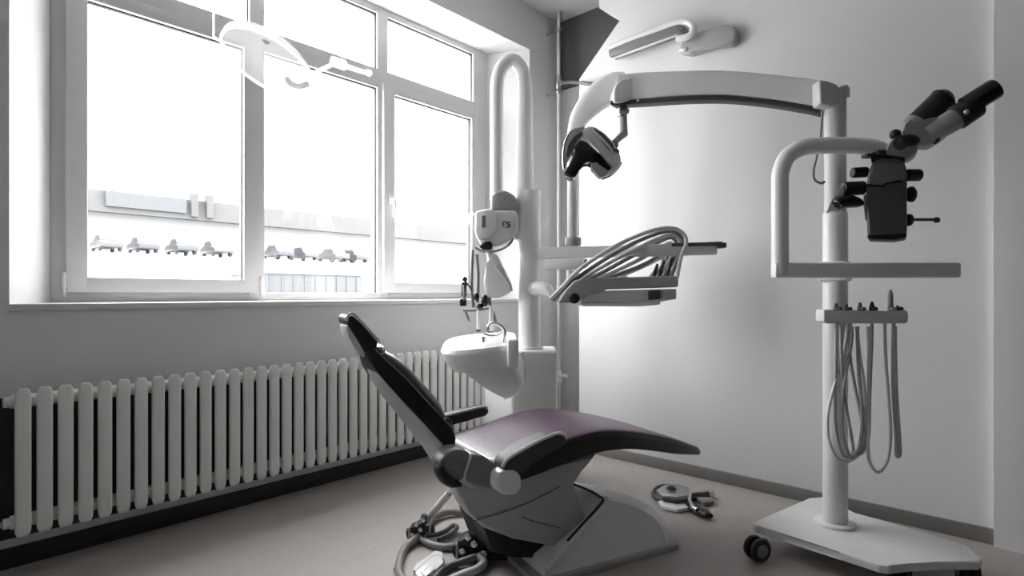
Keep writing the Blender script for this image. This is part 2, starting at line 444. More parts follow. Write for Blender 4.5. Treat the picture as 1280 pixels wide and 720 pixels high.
for t, k in ((0, .12), (.03, .42), (.10, .74), (.22, .93), (.36, 1), (.5, 1), (.64, .95), (.78, .8), (.9, .55), (.97, .3), (1, .1)):
    bb = [b_ + (2*(BC-b_) - .11*max(0, 1-i_/7))*t for i_, b_ in enumerate(bn)]
    rings.append([CH(p.x, b_, p.y) for p, b_ in zip(inner, bb)] + [CH(a.x+(o_.x-a.x)*k, b_, a.y+(o_.y-a.y)*k) for a, o_, b_ in zip(inner[::-1], outer[::-1], bb[::-1])])
MB().rings(rings).build('backrest_shell', 'shell', chair)
# headrest
hr = MB().prism([ch(u, v, 1.83) for u, v in [(434, 400), (436, 394.5), (442, 394), (457, 409), (473, 427), (471, 440), (466, 447), (459, 444), (447, 424), (436, 407)]], BV*.15, bev=.012, seg=3).build('headrest', 'leather_black', chair)
MB().prism([ch(u, v, 1.85) for u, v in [(433, 406), (436, 407), (447, 425), (460, 445), (456, 447), (449, 444), (443, 434), (436, 421), (433, 412)]], BV*.11, bev=.006, seg=2).build('headrest_shell', 'white', hr)
MB().tube([ch(u, v, 1.826) for u, v in [(433, 401), (436, 393.5), (443, 393.5), (458, 409), (474, 427)]], .0045, seg=8).build('piping', 'hose_light', hr)
q = MB(); q.prism([ch(u, v, 1.87) for u, v in [(464, 440), (474, 430), (481, 434), (482, 442), (474, 448), (466, 450)]], BV*.09, bev=.005)
q.ball(ch(475, 437, 1.865), .013); q.build('headrest_bracket', 'chrome', chair)
# hinge covers at the hip, near side
q = MB().prism([ch(u, v, 1.655) for u, v in [(549, 580), (556, 569), (567, 562), (578, 562), (589, 567), (584, 580), (580, 598), (574, 603), (562, 600), (552, 592)]], BV*.08, bev=.010, seg=3)
hc = q.build('hinge_cover', 'midgrey', chair)
q = MB().prism([ch(u, v, 1.650) for u, v in [(591, 568), (605, 570), (622, 582), (638, 604), (632, 610), (612, 612), (594, 608), (582, 602), (584, 584)]], BV*.085, bev=.010, seg=3)
q.build('hinge_cover', 'midgrey', chair)
MB().tube([ch(u, v, 1.650) for u, v in [(590, 567), (586, 578), (582, 590), (580, 601)]], .004, seg=8).build('seam', 'hose_light', hc)
MB().ribbon([ch(u, v, 1.66) for u, v in [(549, 579), (549, 587), (554, 596), (563, 603), (573, 604)]], BV, .03, [.006, .014, .017, .014, .006], n=2.5, seg=14).build('rubber_gaiter', 'black', chair)
# white seat carrier edge visible behind the cushion
MB().tube([CH(.83, 2.13, .428), CH(.82, 2.05, .440), CH(.815, 1.90, .446), CH(.815, 1.76, .448), CH(.83, 1.685, .444), CH(.88, 1.668, .443)], .011, seg=10).build('seat_rim', 'white', chair)
MB().prism([CH(.72, 1.70, .43), CH(.75, 1.70, .44), CH(.82, 1.70, .38), CH(.76, 1.70, .36), CH(.72, 1.70, .39)], BV*.2, bev=.012).build('hip_frame', 'shell', chair)
# near armrest
ar = MB().prism([ch(u, v, 1.615) for u, v in [(629, 582), (634, 574), (648, 565), (668, 554), (688, 544.5), (700, 542.5), (707, 545), (709, 552), (704, 559), (690, 566), (668, 578), (652, 590), (646, 597), (634, 599), (629, 592)]], BV*.075, bev=.008, seg=3).build('armrest', 'dark', chair)
MB().tube([ch(u, v, 1.618) for u, v in [(628, 584), (634, 574), (648, 565), (668, 554), (688, 544.5), (699, 541.5), (706, 544)]], .0062, seg=8).build('armrest_edge', 'hose_light', ar)
MB().prism([ch(u, v, 1.60) for u, v in [(622, 595), (627, 589), (646, 589), (652, 596), (653, 610), (647, 619), (630, 620), (621, 612)]], BV*.085, bev=.012, seg=3).build('armrest_bracket', 'white', ar)
MB().cyl(ch(638, 600, 1.63), ch(638, 600, 1.63)+BV*.12, .03).build('armrest_pivot', 'dark', ar)
# far armrest
ar2 = MB().prism([ch(u, v, 2.195) for u, v in [(548, 524), (556, 520), (580, 514), (604, 508.5), (610, 510), (611.5, 515), (608, 520), (585, 526), (562, 532), (552, 534)]], BV*.06, bev=.007, seg=3).build('armrest', 'dark', chair)
MB().tube([ch(u, v, 2.196) for u, v in [(552, 522.5), (560, 519), (582, 513.5), (603, 508.5), (609, 510)]], .006, seg=8).build('armrest_edge', 'hose_light', ar2)
MB().prism([ch(u, v, 2.17) for u, v in [(552, 522), (566, 524), (568, 556), (576, 572), (562, 576), (552, 552)]], BV*.04, bev=.008).build('armrest_bracket', 'dark', ar2)
# lift housing
q = MB().prism([ch(u, v, 1.735) for u, v in [(567, 600), (600, 606), (650, 598), (700, 582), (748, 566), (733, 585), (712, 604), (722, 622), (735, 650), (692, 684), (640, 673), (604, 660), (586, 640), (574, 620)]], [BV*(.10 if k in (0, 13, 12) else .16 if k in (1, 11) else .32) for k in range(14)], bev=.012, seg=3)
lh = q.build('lift_housing', 'shell', chair)
MB().tube([ch(u, v, 1.732) for u, v in [(590, 652), (630, 640), (665, 626), (700, 608)]], .0022, seg=6).build('housing_seam', 'midgrey', lh)
MB().tube([ch(u, v, 1.732) for u, v in [(652, 646), (668, 652), (700, 660)]], .0022, seg=6).build('housing_seam', 'midgrey', lh)
# base: side profile in (s, z), narrower at the top
def base_ring(b, k, inset):
    prof = [(1.0, .035), (1.035, .058), (1.12, .105), (1.22, .165), (1.315, .222), (1.36, .216), (1.45, .192), (1.54, .158), (1.60, .128), (1.625, .09), (1.64, .04), (1.645, .006), (1.0, .006)]
    cz = 0
    return [CH(s_ - (inset if s_ > 1.5 else 0)*(1), b, z) for s_, z in prof]
def near_b(z, near): 
    k = min(1, z/.22)
    return (1.675+.05*k) if near else (2.03-.06*k)
def base_prof(t):                          # t 0..1 from near to far with rounded nose
    nose = .09*(2*abs(t-.5))**3
    out = []
    for s_, z in [(1.02, .030), (1.035, .060), (1.12, .105), (1.22, .165), (1.30, .214), (1.318, .222), (1.36, .217), (1.45, .194), (1.54, .160), (1.60, .130), (1.635, .10), (1.66, .05), (1.668, .004), (1.02, .004)]:
        n0, n1 = near_b(z, True), near_b(z, False)
        k = max(0, (s_-1.3)/.37)
        out.append(CH(s_ - nose*k, n0+(n1-n0)*t, z))
    return out
ts = [0, .02, .08, .2, .35, .5, .65, .8, .92, .98, 1]
q = MB().rings([base_prof(t) for t in ts])
bs = q.build('base', 'white', chair, angle=30)
MB().ribbon([CH(1.02, 1.672, .052), CH(1.12, 1.689, .112), CH(1.22, 1.702, .172), CH(1.30, 1.714, .219), CH(1.325, 1.73, .228)], BV, .012, .009, n=3, seg=10, smooth=3).build('base_edge', 'white', bs)
MB().tube([CH(1.12, 1.690, .124), CH(1.20, 1.700, .172), CH(1.29, 1.712, .228), CH(1.312, 1.76, .228), CH(1.308, 1.83, .232), CH(1.29, 1.92, .234)], .0045, seg=8).build('base_gap', 'black', bs)
MB().prism([CH(.98, 1.66, 0), CH(1.62, 1.66, 0), CH(1.66, 1.72, 0), CH(1.66, 1.99, 0), CH(1.62, 2.05, 0), CH(.98, 2.05, 0)], (0, 0, .022), bev=.005).build('base_plate', 'grey', chair)
q = MB().prism([ch(u, v, 1.78) for u, v in [(604, 658), (640, 669), (694, 681), (712, 690), (690, 699), (640, 696), (616, 690)]], BV*.22, bev=.004)
q.build('lift_mechanism', 'black', chair)

# ------------------------------------------------------------------ dental unit
UY = 3.10
def cabx(c, w, d, z0, z1): pass
ub = P(668, 600, UY); ub.z = 0
unit = thing('dental_unit', 'white dental unit with spittoon bowl and tall looped tube behind the chair', 'dental unit', ub)
# cabinet: faces turned like the room, front face towards the chair
c0 = P(640, 441, 2.98); c1_ = P(697, 437, 2.98)
q = MB().prism([world(c0.dot(RIGHT), 2.98, 0), world(c1_.dot(RIGHT), 2.98, 0), world(c1_.dot(RIGHT)+.01, 3.26, 0), world(P(605, 500, 3.26).dot(RIGHT), 3.26, 0)], (0, 0, .70), bev=.015, seg=3)
q.build('cabinet', 'white', unit)
# column
cc = P(662, 440, UY)
zt = P(662, 240, UY).z
q = MB().cyl((cc.x, cc.y, .68), (cc.x, cc.y, zt), .060, seg=28)
q.build('column', 'white', unit)
co = P(669, 240, UY)
q = MB().cyl((co.x, co.y, .70), (co.x, co.y, zt-.01), .032, seg=20, bev=.006); q.ball((co.x, co.y, zt-.012), (.032, .032, .025))
q.build('column_sleeve', 'grey', unit)
q = MB().cyl((cc.x, cc.y, .69), (cc.x, cc.y, .715), .075, seg=28, bev=.006); q.build('collar', 'white', unit)
# looped tube
MB().tube([P(u, v, UY) for u, v in [(656, 300), (656, 235), (656, 160), (656, 110), (653, 88), (643, 76), (633, 78), (624, 92), (621, 115), (621, 170), (621, 215), (621, 250)]], [.052, .050, .044, .040, .036, .036, .036, .036, .036, .036, .036, .036], seg=18).build('loop_tube', 'white', unit)
# instrument head hung from the loop
q = MB().prism([P(u, v, UY-.09) for u, v in [(612, 262), (645, 262), (648, 270), (648, 288), (640, 300), (626, 307), (612, 309), (600, 306), (597, 298), (606, 290)]], FWD*.16, bev=.02, seg=3)
hd = q.build('instrument_head', 'white', unit)
MB().prism([P(u, v, UY-.085) for u, v in [(613, 244), (620, 238), (632, 237), (645, 245), (648, 255), (646, 264), (613, 264)]], FWD*.15, bev=.02, seg=3).build('head_cap', 'grey', hd)
MB().prism([P(u, v, UY-.10) for u, v in [(594, 264), (612, 260), (620, 264), (622, 284), (612, 300), (597, 300), (593, 290)]], FWD*.13, bev=.014, seg=3).build('side_housing', 'porcelain', hd)
MB().prism([P(u, v, UY-.106) for u, v in [(602, 270), (607, 269), (607, 284), (602, 285)]], FWD*.02, bev=.002).build('slot', 'midgrey', hd)
MB().prism([P(u, v, UY-.108) for u, v in [(598, 308), (606, 302), (613, 301), (616, 306), (614, 311), (604, 312)]], FWD*.12, bev=.006).build('dark_lens', 'black', hd)
MB().tube([P(u, v, UY-.10) for u, v in [(594, 309), (604, 314), (618, 314), (630, 310), (638, 304), (641, 298)]], .007, seg=8).build('lower_rim', 'chrome', hd)
q = MB()
q.tube([P(u, v, UY-.0925) for u, v in [(632.5, 276.5), (629.5, 277.5), (628.5, 280.5), (629.5, 283)]], .0032, seg=6)
q.tube([P(u, v, UY-.0925) for u, v in [(637.5, 277.5), (634, 278), (634.5, 280), (637, 281.3), (637, 283.3), (633, 284)]], .0032, seg=6)
q.build('emblem', 'dark', hd)
# thin jointed arm at the left of the head
q = MB().tube([P(u, v, UY-.02) for u, v in [(592, 266), (586, 271), (582, 280)]], .012, seg=10); q.tube([P(583, 278, UY-.02), P(579, 250, UY-.02), P(575, 216, UY-.02)], .011, smooth=0)
ra = q.build('jointed_arm', 'acrylic_rim', hd)
q = MB(); q.ball(P(575, 206, UY-.02), (.02, .02, .028)); q.cyl(P(575, 202, UY-.02), P(575, 188, UY-.02), .009); q.ball(P(578, 212, UY-.03), .014)
q.build('arm_joint', 'acrylic_rim', ra); MB().ball(P(583, 278, UY-.02), .018).build('arm_joint', 'acrylic_rim', ra)
# hanging handle and holders
q = MB().prism([P(u, v, UY-.06) for u, v in [(612, 316), (622, 318), (634, 344), (641, 358), (637, 367), (622, 374), (608, 372), (604, 352), (608, 330)]], FWD*.10, bev=.014, seg=3)
hn = q.build('holder_body', 'white', unit)
MB().ribbon([P(u, v, UY-.055) for u, v in [(621, 334), (628, 342), (636, 354), (639, 364)]], FWD, .05, .009, n=3, seg=12).build('holder_strip', 'grey', hn)
q = MB()
for pts in ([(591, 312), (590, 335), (590, 362), (592, 384)], [(596, 318), (598, 345), (597, 378)]): q.tube([P(u, v, UY-.05) for u, v in pts], .0085, seg=8)
q.build('hose', 'hose', hn)
q = MB().tube([P(u, v, UY-.04) for u, v in [(608, 308), (612, 316), (614, 326)]], .02); q.build('neck', 'hose_light', hn)
q = MB().tube([P(u, v, UY-.05) for u, v in [(579, 388), (590, 388), (602, 387), (614, 384)]], .007, seg=8)
q.tube([P(u, v, UY-.05) for u, v in [(612, 372), (613, 384), (617, 392), (620, 405)]], .008, seg=8)
q.tube([P(u, v, UY-.05) for u, v in [(582, 389), (585, 397), (587, 402)]], [.006, .008, .004], seg=8)
q.build('holder_bracket', 'midgrey', hn)
q = MB(); q.ball(P(596, 371, UY-.06), (.015, .015, .022)); q.ball(P(606, 376, UY-.06), (.02, .02, .034)); q.ball(P(600, 383, UY-.06), (.022, .016, .016))
q.build('holder_knob', 'blackgloss', hn)
for u, v0_, v1_, r in ((598, 388, 412, .010), (614, 382, 414, .013)): nz = MB().cyl(P(u, v0_, UY-.06), P(u, v1_, UY-.06), r, seg=12, bev=.002).build('nozzle', 'porcelain', hn)
for u, v in ((598, 413), (613, 415)): MB().ball(P(u, v, UY-.06), (.017, .012, .008)).build('nozzle_tip', 'dark', nz)
q = MB(); q.ball(P(581, 349, UY-.06), (.015, .015, .016)); q.box(P(580, 362, UY-.06), (.028, .02, .08), ax=(RIGHT, FWD, UP), bev=.007); q.box(P(579, 378, UY-.06), (.036, .022, .04), ax=(RIGHT, FWD, UP), bev=.006)
cl = q.build('clip', 'blackgloss', hn)
q = MB().tube([P(u, v, UY-.055) for u, v in [(582, 352), (588, 360), (591, 368)]], .006, seg=8); q.tube([P(u, v, UY-.075) for u, v in [(580, 356), (580, 376)]], .006, seg=8, smooth=0); q.build('clip_link', 'chrome', cl)
# spittoon
BY = 2.84
secs = [(436, 553, 645, .155), (438, 552, 646, .158), (441, 553, 646, .158), (450, 557, 648, .155), (459, 565, 650, .150), (461.5, 568, 651, .146), (463, 580, 652, .128), (476, 596, 655, .115), (486, 611, 651, .095), (492, 621, 645, .07), (495, 627, 640, .04)]
rings = []
def oval(u0, u1, v, hd_, tilt=0.0, n=3.2, seg=32, back=0.0):
    a = P((u0+u1)/2, v, BY); w = (u1-u0)/2/F*BY; r = []
    for k in range(seg):
        t = 2*math.pi*k/seg; c, s_ = math.cos(t), math.sin(t)
        r.append(a + RIGHT*w*math.copysign(abs(c)**(2/n), c) + FWD*hd_*math.copysign(abs(s_)**(2/n), s_) + UP*tilt*math.copysign(abs(c)**(2/n), c) + UP*back*(1+math.copysign(abs(s_)**(2/n), s_)))
    return r
ins = [(438.5, 600, 622, .03, .0), (438, 585, 633, .08, .01), (436, 570, 640, .12, .015), (433, 560, 643, .142, .018), (432.5, 555, 645, .15, .018)]
for v, u0, u1, d, tl in ins: rings.append(oval(u0, u1, v, d, tl, back=.026))
for i, (v, u0, u1, d) in enumerate(secs): rings.append(oval(u0, u1, v, d, .018*max(0, 1-i/4), back=.032*max(0, 1-i/4)))
bowl = MB().rings(rings).build('spittoon', 'white', unit)
q = MB().box(P(641, 441, BY-.13), (.056, .09, .135), ax=(RIGHT, FWD, UP), bev=.014, seg=3); q.build('spout_block', 'white', unit)
q = MB().tube([P(u, v, BY+.02) for u, v in [(629, 437), (631, 420), (630, 412), (624, 406), (616, 404), (611, 407), (610, 414)]], .0085, seg=10)
q.tube([P(u, v, BY) for u, v in [(604, 417), (612, 420), (622, 419), (629, 414)]], .007, seg=8); q.cyl(P(605, 421, BY), P(605, 428, BY), .012)
q.build('cup_filler', 'chrome', unit)
q = MB().tube([P(u, v, 2.93) for u, v in [(652, 440), (657, 455), (655, 475), (644, 490), (630, 497)]], .012, seg=10); q.build('bowl_seam', 'white', unit)
# arm that carries the tray
q = MB().tube([P(664, 362, 3.08), P(672, 360, 3.04), P(683, 362, 3.0), P(690, 369, 2.98)], [.04, .042, .034, .02], seg=14); q.build('elbow', 'porcelain', unit)

# ------------------------------------------------------------------ instrument tray on its swing arm
tb = P(770, 350, 2.9); tb.z = P(770, 383, 2.9).z
tray = thing('instrument_tray', 'grey dentist instrument tray with looped hoses on a swing arm', 'instrument tray', tb)
def beam(u0, v0, Y0, u1, v1, Y1, h, d, bev=.006):
    a, c = P(u0, v0, Y0), P(u1, v1, Y1); ax0 = (c-a).normalized(); ax1 = UP.cross(ax0).normalized(); ax2 = ax0.cross(ax1)
    return MB().box((a+c)/2, ((c-a).length, d, h), ax=(ax0, ax1, ax2), bev=bev)
q = beam(672, 317, 3.06, 896, 311, 2.82, .058, .07); sb = q.build('swing_arm', 'offwhite', tray)
q = beam(840, 307, 2.88, 903, 305, 2.80, .018, .085, .004); q.box(P(900, 307, 2.795), (.045, .06, .026), ax=(RIGHT, FWD, UP), bev=.005); q.build('arm_cap', 'dark', sb)
q = beam(680, 331, 3.0, 735, 329, 2.93, .055, .06, .02); q.build('lower_arm', 'offwhite', tray)
q = MB().cyl(P(712, 338, 2.95), P(712, 352, 2.95), .016); q.build('pivot', 'white', tray)
TY = 2.78
q = MB().prism([P(u, v, TY) for u, v in [(697, 378), (706, 364), (719, 350), (730, 348), (845, 344.5), (849, 350), (848, 359), (760, 362), (738, 364), (726, 370), (718, 379)]], FWD*.26, bev=.009, seg=3)
tp = q.build('tray_body', 'grey', tray)
q = MB().prism([P(u, v, TY+.008) for u, v in [(727, 378), (736, 366), (760, 363), (846, 361), (846, 374), (826, 377), (790, 378)]], FWD*.24, bev=.006, seg=2); q.build('drawer', 'offwhite', tp)
MB().prism([P(u, v, TY+.012) for u, v in [(726, 379), (826, 377), (825, 381), (800, 383), (728, 383)]], FWD*.23, bev=.004).build('bottom_lip', 'white', tp)
MB().prism([P(u, v, TY-.006) for u, v in [(811, 363), (826, 362.5), (826, 374), (811, 375)]], FWD*.03, bev=.003).build('dark_switch', 'dark', tp)
MB().prism([P(u, v, TY-.004) for u, v in [(828, 362.5), (845, 362), (845, 373), (828, 374)]], FWD*.03, bev=.003).build('switch_plate', 'grey', tp)
q = MB(); q.cyl(P(718, 373, TY-.014), P(718, 373, TY+.03), .026, bev=.006); q.build('handle_knob', 'black', tp)
MB().box(P(778, 346, TY+.02), (.045, .03, .006), ax=(RIGHT, FWD, UP), bev=.002).build('tray_label_clip', 'white', tp)
hp = [[(688, 374), (702, 360), (728, 334), (772, 306), (812, 289), (838, 285), (853, 291), (858, 303), (851, 322), (846, 348)],
      [(690, 375), (708, 358), (738, 336), (780, 310), (818, 293), (840, 289), (853, 297), (854, 312), (845, 330), (838, 348)],
      [(693, 375), (714, 357), (745, 338), (785, 316), (822, 298), (842, 293), (851, 304), (848, 322), (838, 348)],
      [(696, 375), (720, 356), (752, 341), (792, 319), (826, 301), (840, 297), (846, 308), (841, 326), (829, 348)],
      [(700, 374), (728, 355), (760, 343), (798, 325), (828, 308), (838, 304), (841, 316), (832, 334), (821, 348)],
      [(708, 371), (738, 354), (770, 344), (806, 330), (828, 316), (834, 314), (834, 324), (824, 338), (815, 349)],
      [(720, 366), (750, 352), (780, 343), (808, 331), (826, 322), (830, 322), (826, 334), (816, 342), (811, 349)]]
for i, pts in enumerate(hp):
    Yh = 2.82 + .03*i
    MB().tube([P(u, v, Yh) for u, v in pts], .0105, seg=10).build('hose', 'hose' if i % 2 else 'hose_light', tray)
q = MB().tube([P(u, v, 2.84) for u, v in [(732, 325), (729, 333), (718, 342), (705, 356)]], .010, seg=8); q.build('hose', 'hose', tray)
q = MB()
for u, v0_, v1_ in ((816, 330, 347), (824, 326, 347), (834, 322, 347)): q.cyl(P(u, v1_, 2.90), P(u+6, v0_, 2.90), .011, .007, seg=10)
q.build('handpiece_holder', 'dark', tray)

# ------------------------------------------------------------------ operating lamp: post, arch and head
LY = 3.0
lb = P(715, 305, LY)
lamp = thing('operating_lamp', 'dental operating lamp hanging from a white arched arm by the corner', 'lamp', lb)
MB().cyl(P(715.5, 304, LY), P(715.5, 222, LY), .026, seg=20).build('post', 'offwhite', lamp)
q = MB().cyl(P(716.5, 307, LY), P(716.5, 297, LY), .043, seg=24, bev=.006); q.build('post_collar', 'grey', lamp)
arch = [(715.5, 226), (716, 190), (718, 166), (725, 147), (738, 130), (753, 117), (768, 109), (780, 106)]
q = MB().ribbon([P(u, v, LY-.18*min(1, i/7)) for i, (u, v) in enumerate(arch)], FWD, [.026, .028, .034, .04, .045, .045, .042, .04], [.027, .029, .036, .050, .064, .073, .072, .060], n=2.6, seg=22)
q.build('arch_arm', 'porcelain', lamp)
JY = 2.80
q = MB().cyl(P(778, 132, JY), P(778, 146, JY), .024, seg=18, bev=.004); q.cyl(P(774, 139, JY-.03), P(786, 139, JY-.03), .012, seg=12); jt = q.build('joint', 'steel', lamp)
q = MB().tube([P(779, 145, JY), P(779.5, 158, JY), P(780, 167, JY-.02)], .019, smooth=0, seg=14); q.ball(P(780, 167, JY-.02), .02); q.tube([P(780, 167, JY-.02), P(766, 180, JY-.05)], [.018, .014], smooth=0, seg=12); q.build('drop_arm', 'grey', lamp)
HY = 2.72
# lamp head: two grey wing reflectors in a bent housing, black front
hub = lamp
# top spine
q = MB().prism([P(u, v, HY) for u, v in [(728, 162), (736, 157), (744, 158), (756, 166), (768, 178), (776, 195), (777, 205), (770, 214), (757, 221), (752, 219), (764, 208), (760, 196), (744, 180), (731, 172)]], FWD*.10, bev=.010, seg=3)
lh2 = q.build('lamp_housing', 'white', lamp)
MB().prism([P(u, v, HY-.006) for u, v in [(742, 159), (754, 166), (766, 179), (770, 192), (764, 190), (752, 176)]], FWD*.03, bev=.004).build('cooling_fin', 'charcoal', lh2)
MB().tube([P(u, v, HY-.012) for u, v in [(741, 163), (752, 173), (763, 185), (768, 195)]], .006, seg=8).build('housing_rail', 'hose_light', lh2)
q = MB().prism([P(u, v, HY+.01) for u, v in [(704, 200), (704, 186), (708, 172), (716, 163), (729, 158), (736, 161), (728, 172), (717, 188), (709, 203), (705, 211)]], FWD*.07, bev=.008, seg=3)
lw = q.build('reflector_wing', 'offwhite', lh2)
MB().tube([P(u, v, HY+.004) for u, v in [(705, 211), (704, 194), (707, 176), (715, 164), (730, 158)]], .0055, seg=8).build('wing_rim', 'chrome', lw)
MB().prism([P(u, v, HY+.006) for u, v in [(708, 196), (710, 182), (717, 171), (727, 164), (729, 168), (718, 180), (711, 196)]], FWD*.02, bev=.003).build('wing_inlay', 'charcoal', lw)
q = MB().prism([P(u, v, HY-.03) for u, v in [(716, 186), (726, 174), (734, 177), (750, 193), (765, 210), (760, 214), (748, 205), (738, 200), (731, 201), (727, 208), (720, 221), (714, 222), (705, 215), (712, 205), (720, 194)]], FWD*.10, bev=.008, seg=2)
q.build('lamp_front', 'blackgloss', lh2)
MB().prism([P(u, v, HY-.034) for u, v in [(739, 205), (745, 202), (761, 214), (757, 220), (750, 222), (740, 211)]], FWD*.05, bev=.005).build('grip', 'grey', lh2)
MB().tube([P(u, v, HY+.03) for u, v in [(752, 223), (762, 219), (771, 211), (776, 203)]], .008, seg=8).build('housing_edge', 'charcoal', lh2)
MB().prism([P(u, v, HY-.02) for u, v in [(748, 190), (753, 187), (770, 203), (766, 209), (760, 203)]], FWD*.03, bev=.004).build('side_strip', 'offwhite', lh2)
q = MB(); q.ball(P(768, 181, HY+.02), .02); q.cyl(P(770, 190, HY+.0), P(770, 190, HY+.06), .016); q.build('head_pivot', 'charcoal', lh2)

# ------------------------------------------------------------------ microscope stand
SY = 2.225
pb = P(1044, 655, SY); pxy = V((pb.x, pb.y, 0))
st = thing('microscope_stand', 'white wheeled stand with tall pole and curved boom against the right wall', 'stand', (pb.x, pb.y, 0))
bt = .10; th = .028
pl = [on_z(u, v, bt) for u, v in [(940, 653), (946, 651), (1012, 622), (1030, 620.5), (1066, 641), (1150, 664), (1208, 681), (1228, 698), (1224, 703), (1175, 702), (1135, 703), (1112, 708), (1098, 706), (1050, 690), (985, 668), (944, 657)]]
q = MB().prism([p-V((0, 0, th)) for p in pl], (0, 0, th), bev=.006, seg=2); q.build('base_plate', 'offwhite', st)
q = MB().cyl((pb.x, pb.y, bt-.002), (pb.x, pb.y, bt+.012), .072, seg=32, bev=.004); q.build('pole_flange', 'white', st)
ptop = P(1040, 113, SY).z
pr = .039
q = MB().cyl((pb.x, pb.y, bt+.01), (pb.x, pb.y, ptop), pr, seg=32, bev=.003); pole = q.build('pole', 'boom', st)
zc = P(1042, 266, SY).z
MB().cyl((pb.x, pb.y, bt+.01), (pb.x, pb.y, zc), pr+.005, seg=32, bev=.003).build('pole_sleeve', 'offwhite', st)
q = MB().span((pb.x-.02, pb.y-.045, ptop-.03), (pb.x+.03, pb.y-.02, ptop+.008), bev=.003); q.build('top_catch', 'grey', st)
def caster(p, yaw):
    c = V((p.x, p.y, 0)); d = V((math.cos(yaw), math.sin(yaw), 0)); sd = V((-d.y, d.x, 0))
    cs = MB().cyl((c.x, c.y, .055), (c.x, c.y, bt-th+.002), .012)
    cs.prism([c+d*.0+UP*.078-sd*.012, c+d*.012+UP*.072-sd*.012, c-d*.028+UP*.032-sd*.012, c-d*.04+UP*.04-sd*.012], sd*.024, bev=.004)
    o = cs.build('caster', 'dark', st)
    w = MB(); a = c-d*.032+UP*.0435
    for k in (-1, 1):
        w.cyl(a+sd*k*.007, a+sd*k*.028, .043, seg=28, bev=.006)
    w.build('wheel', 'black', o)
    hcap = MB()
    for k in (-1, 1): hcap.cyl(a+sd*k*.026, a+sd*k*.030, .025, seg=20, bev=.002)
    hcap.build('wheel_cap', 'midgrey', o)
caster(on_z(955, 672, .08), -.5); caster(on_z(1128, 700, .085), -2.6); caster(on_z(1020, 630, .085), .8); caster(on_z(1204, 692, .085), .4)
# boom from the pole to the lamp joint
bm_pts = [(776, 112, 2.80), (800, 110, 2.75), (850, 107, 2.63), (905, 106, 2.51), (960, 111, 2.40), (1005, 117, 2.31), (1030, 121, 2.26)]
q = MB().ribbon([P(u, v, Y) for u, v, Y in bm_pts], UP.cross((P(1030, 120, 2.26)-P(776, 112, 2.8)).normalized()), [.036]*7, [.066, .066, .058, .053, .052, .053, .05], n=7, seg=24)
boom = q.build('boom', 'boom', st)
MB().prism([P(u, v, 2.735) for u, v in [(767, 113), (770, 104), (778, 98.5), (797, 97), (799, 125), (788, 126), (774, 128), (767, 127)]], FWD*.10, bev=.010, seg=3).build('boom_cap', 'white', boom)
lo = [(768, 131, 2.795), (800, 129, 2.75), (850, 125.5, 2.63), (905, 124.5, 2.51), (960, 129.5, 2.40), (1005, 136.5, 2.31), (1026, 141, 2.265)]
MB().ribbon([P(u, v, Y) for u, v, Y in lo], UP.cross((P(1030, 120, 2.26)-P(776, 112, 2.8)).normalized()), .040, .012, n=5, seg=14).build('boom_cable_duct', 'black', boom)
q = MB().prism([P(u, v, 2.245) for u, v in [(1014, 106), (1026, 108), (1036, 112), (1041, 120), (1040, 135), (1030, 139), (1015, 136)]], FWD*-.06, bev=.008, seg=3); q.build('boom_end', 'boom', boom)
q = MB().cyl(P(798, 127, 2.715), P(798, 124, 2.715), .008); q.build('boom_screw', 'steel', boom)
q = MB().tube([P(u, v, SY-.05) for u, v in [(1028, 139), (1026, 165), (1021, 195), (1017, 212), (1018, 224), (1026, 229), (1031, 227)]], .0045, seg=8); q.build('cable', 'midgrey', boom)
# curved microscope arm
AY = 2.13
q = MB().tube([P(u, v, AY) for u, v in [(975, 344), (975, 300), (975, 240), (976, 215), (985, 195), (1004, 184.5), (1030, 182), (1070, 182), (1094, 185), (1106, 191)]], .0305, seg=20)
arm = q.build('curved_arm', 'white', st)
q = beam(966, 338, AY, 1196, 338, AY-.02, .056, .05, .008); q.build('cross_arm', 'white', st)
MB().span((pb.x-.05, pb.y-.05, P(1042, 352, SY).z), (pb.x+.05, pb.y+.05, P(1042, 327, SY).z), bev=.01).build('arm_clamp', 'offwhite', st)
# instrument rail
RY = 2.13
q = MB().prism([P(u, v, RY) for u, v in [(1030, 388), (1034, 386.5), (1040, 389), (1120, 389), (1133, 387.5), (1135.5, 391), (1135.5, 402), (1132, 404.5), (1034, 404.5), (1030, 402)]], FWD*.06, bev=.004, seg=2)
rail = q.build('instrument_rail', 'offwhite', st)

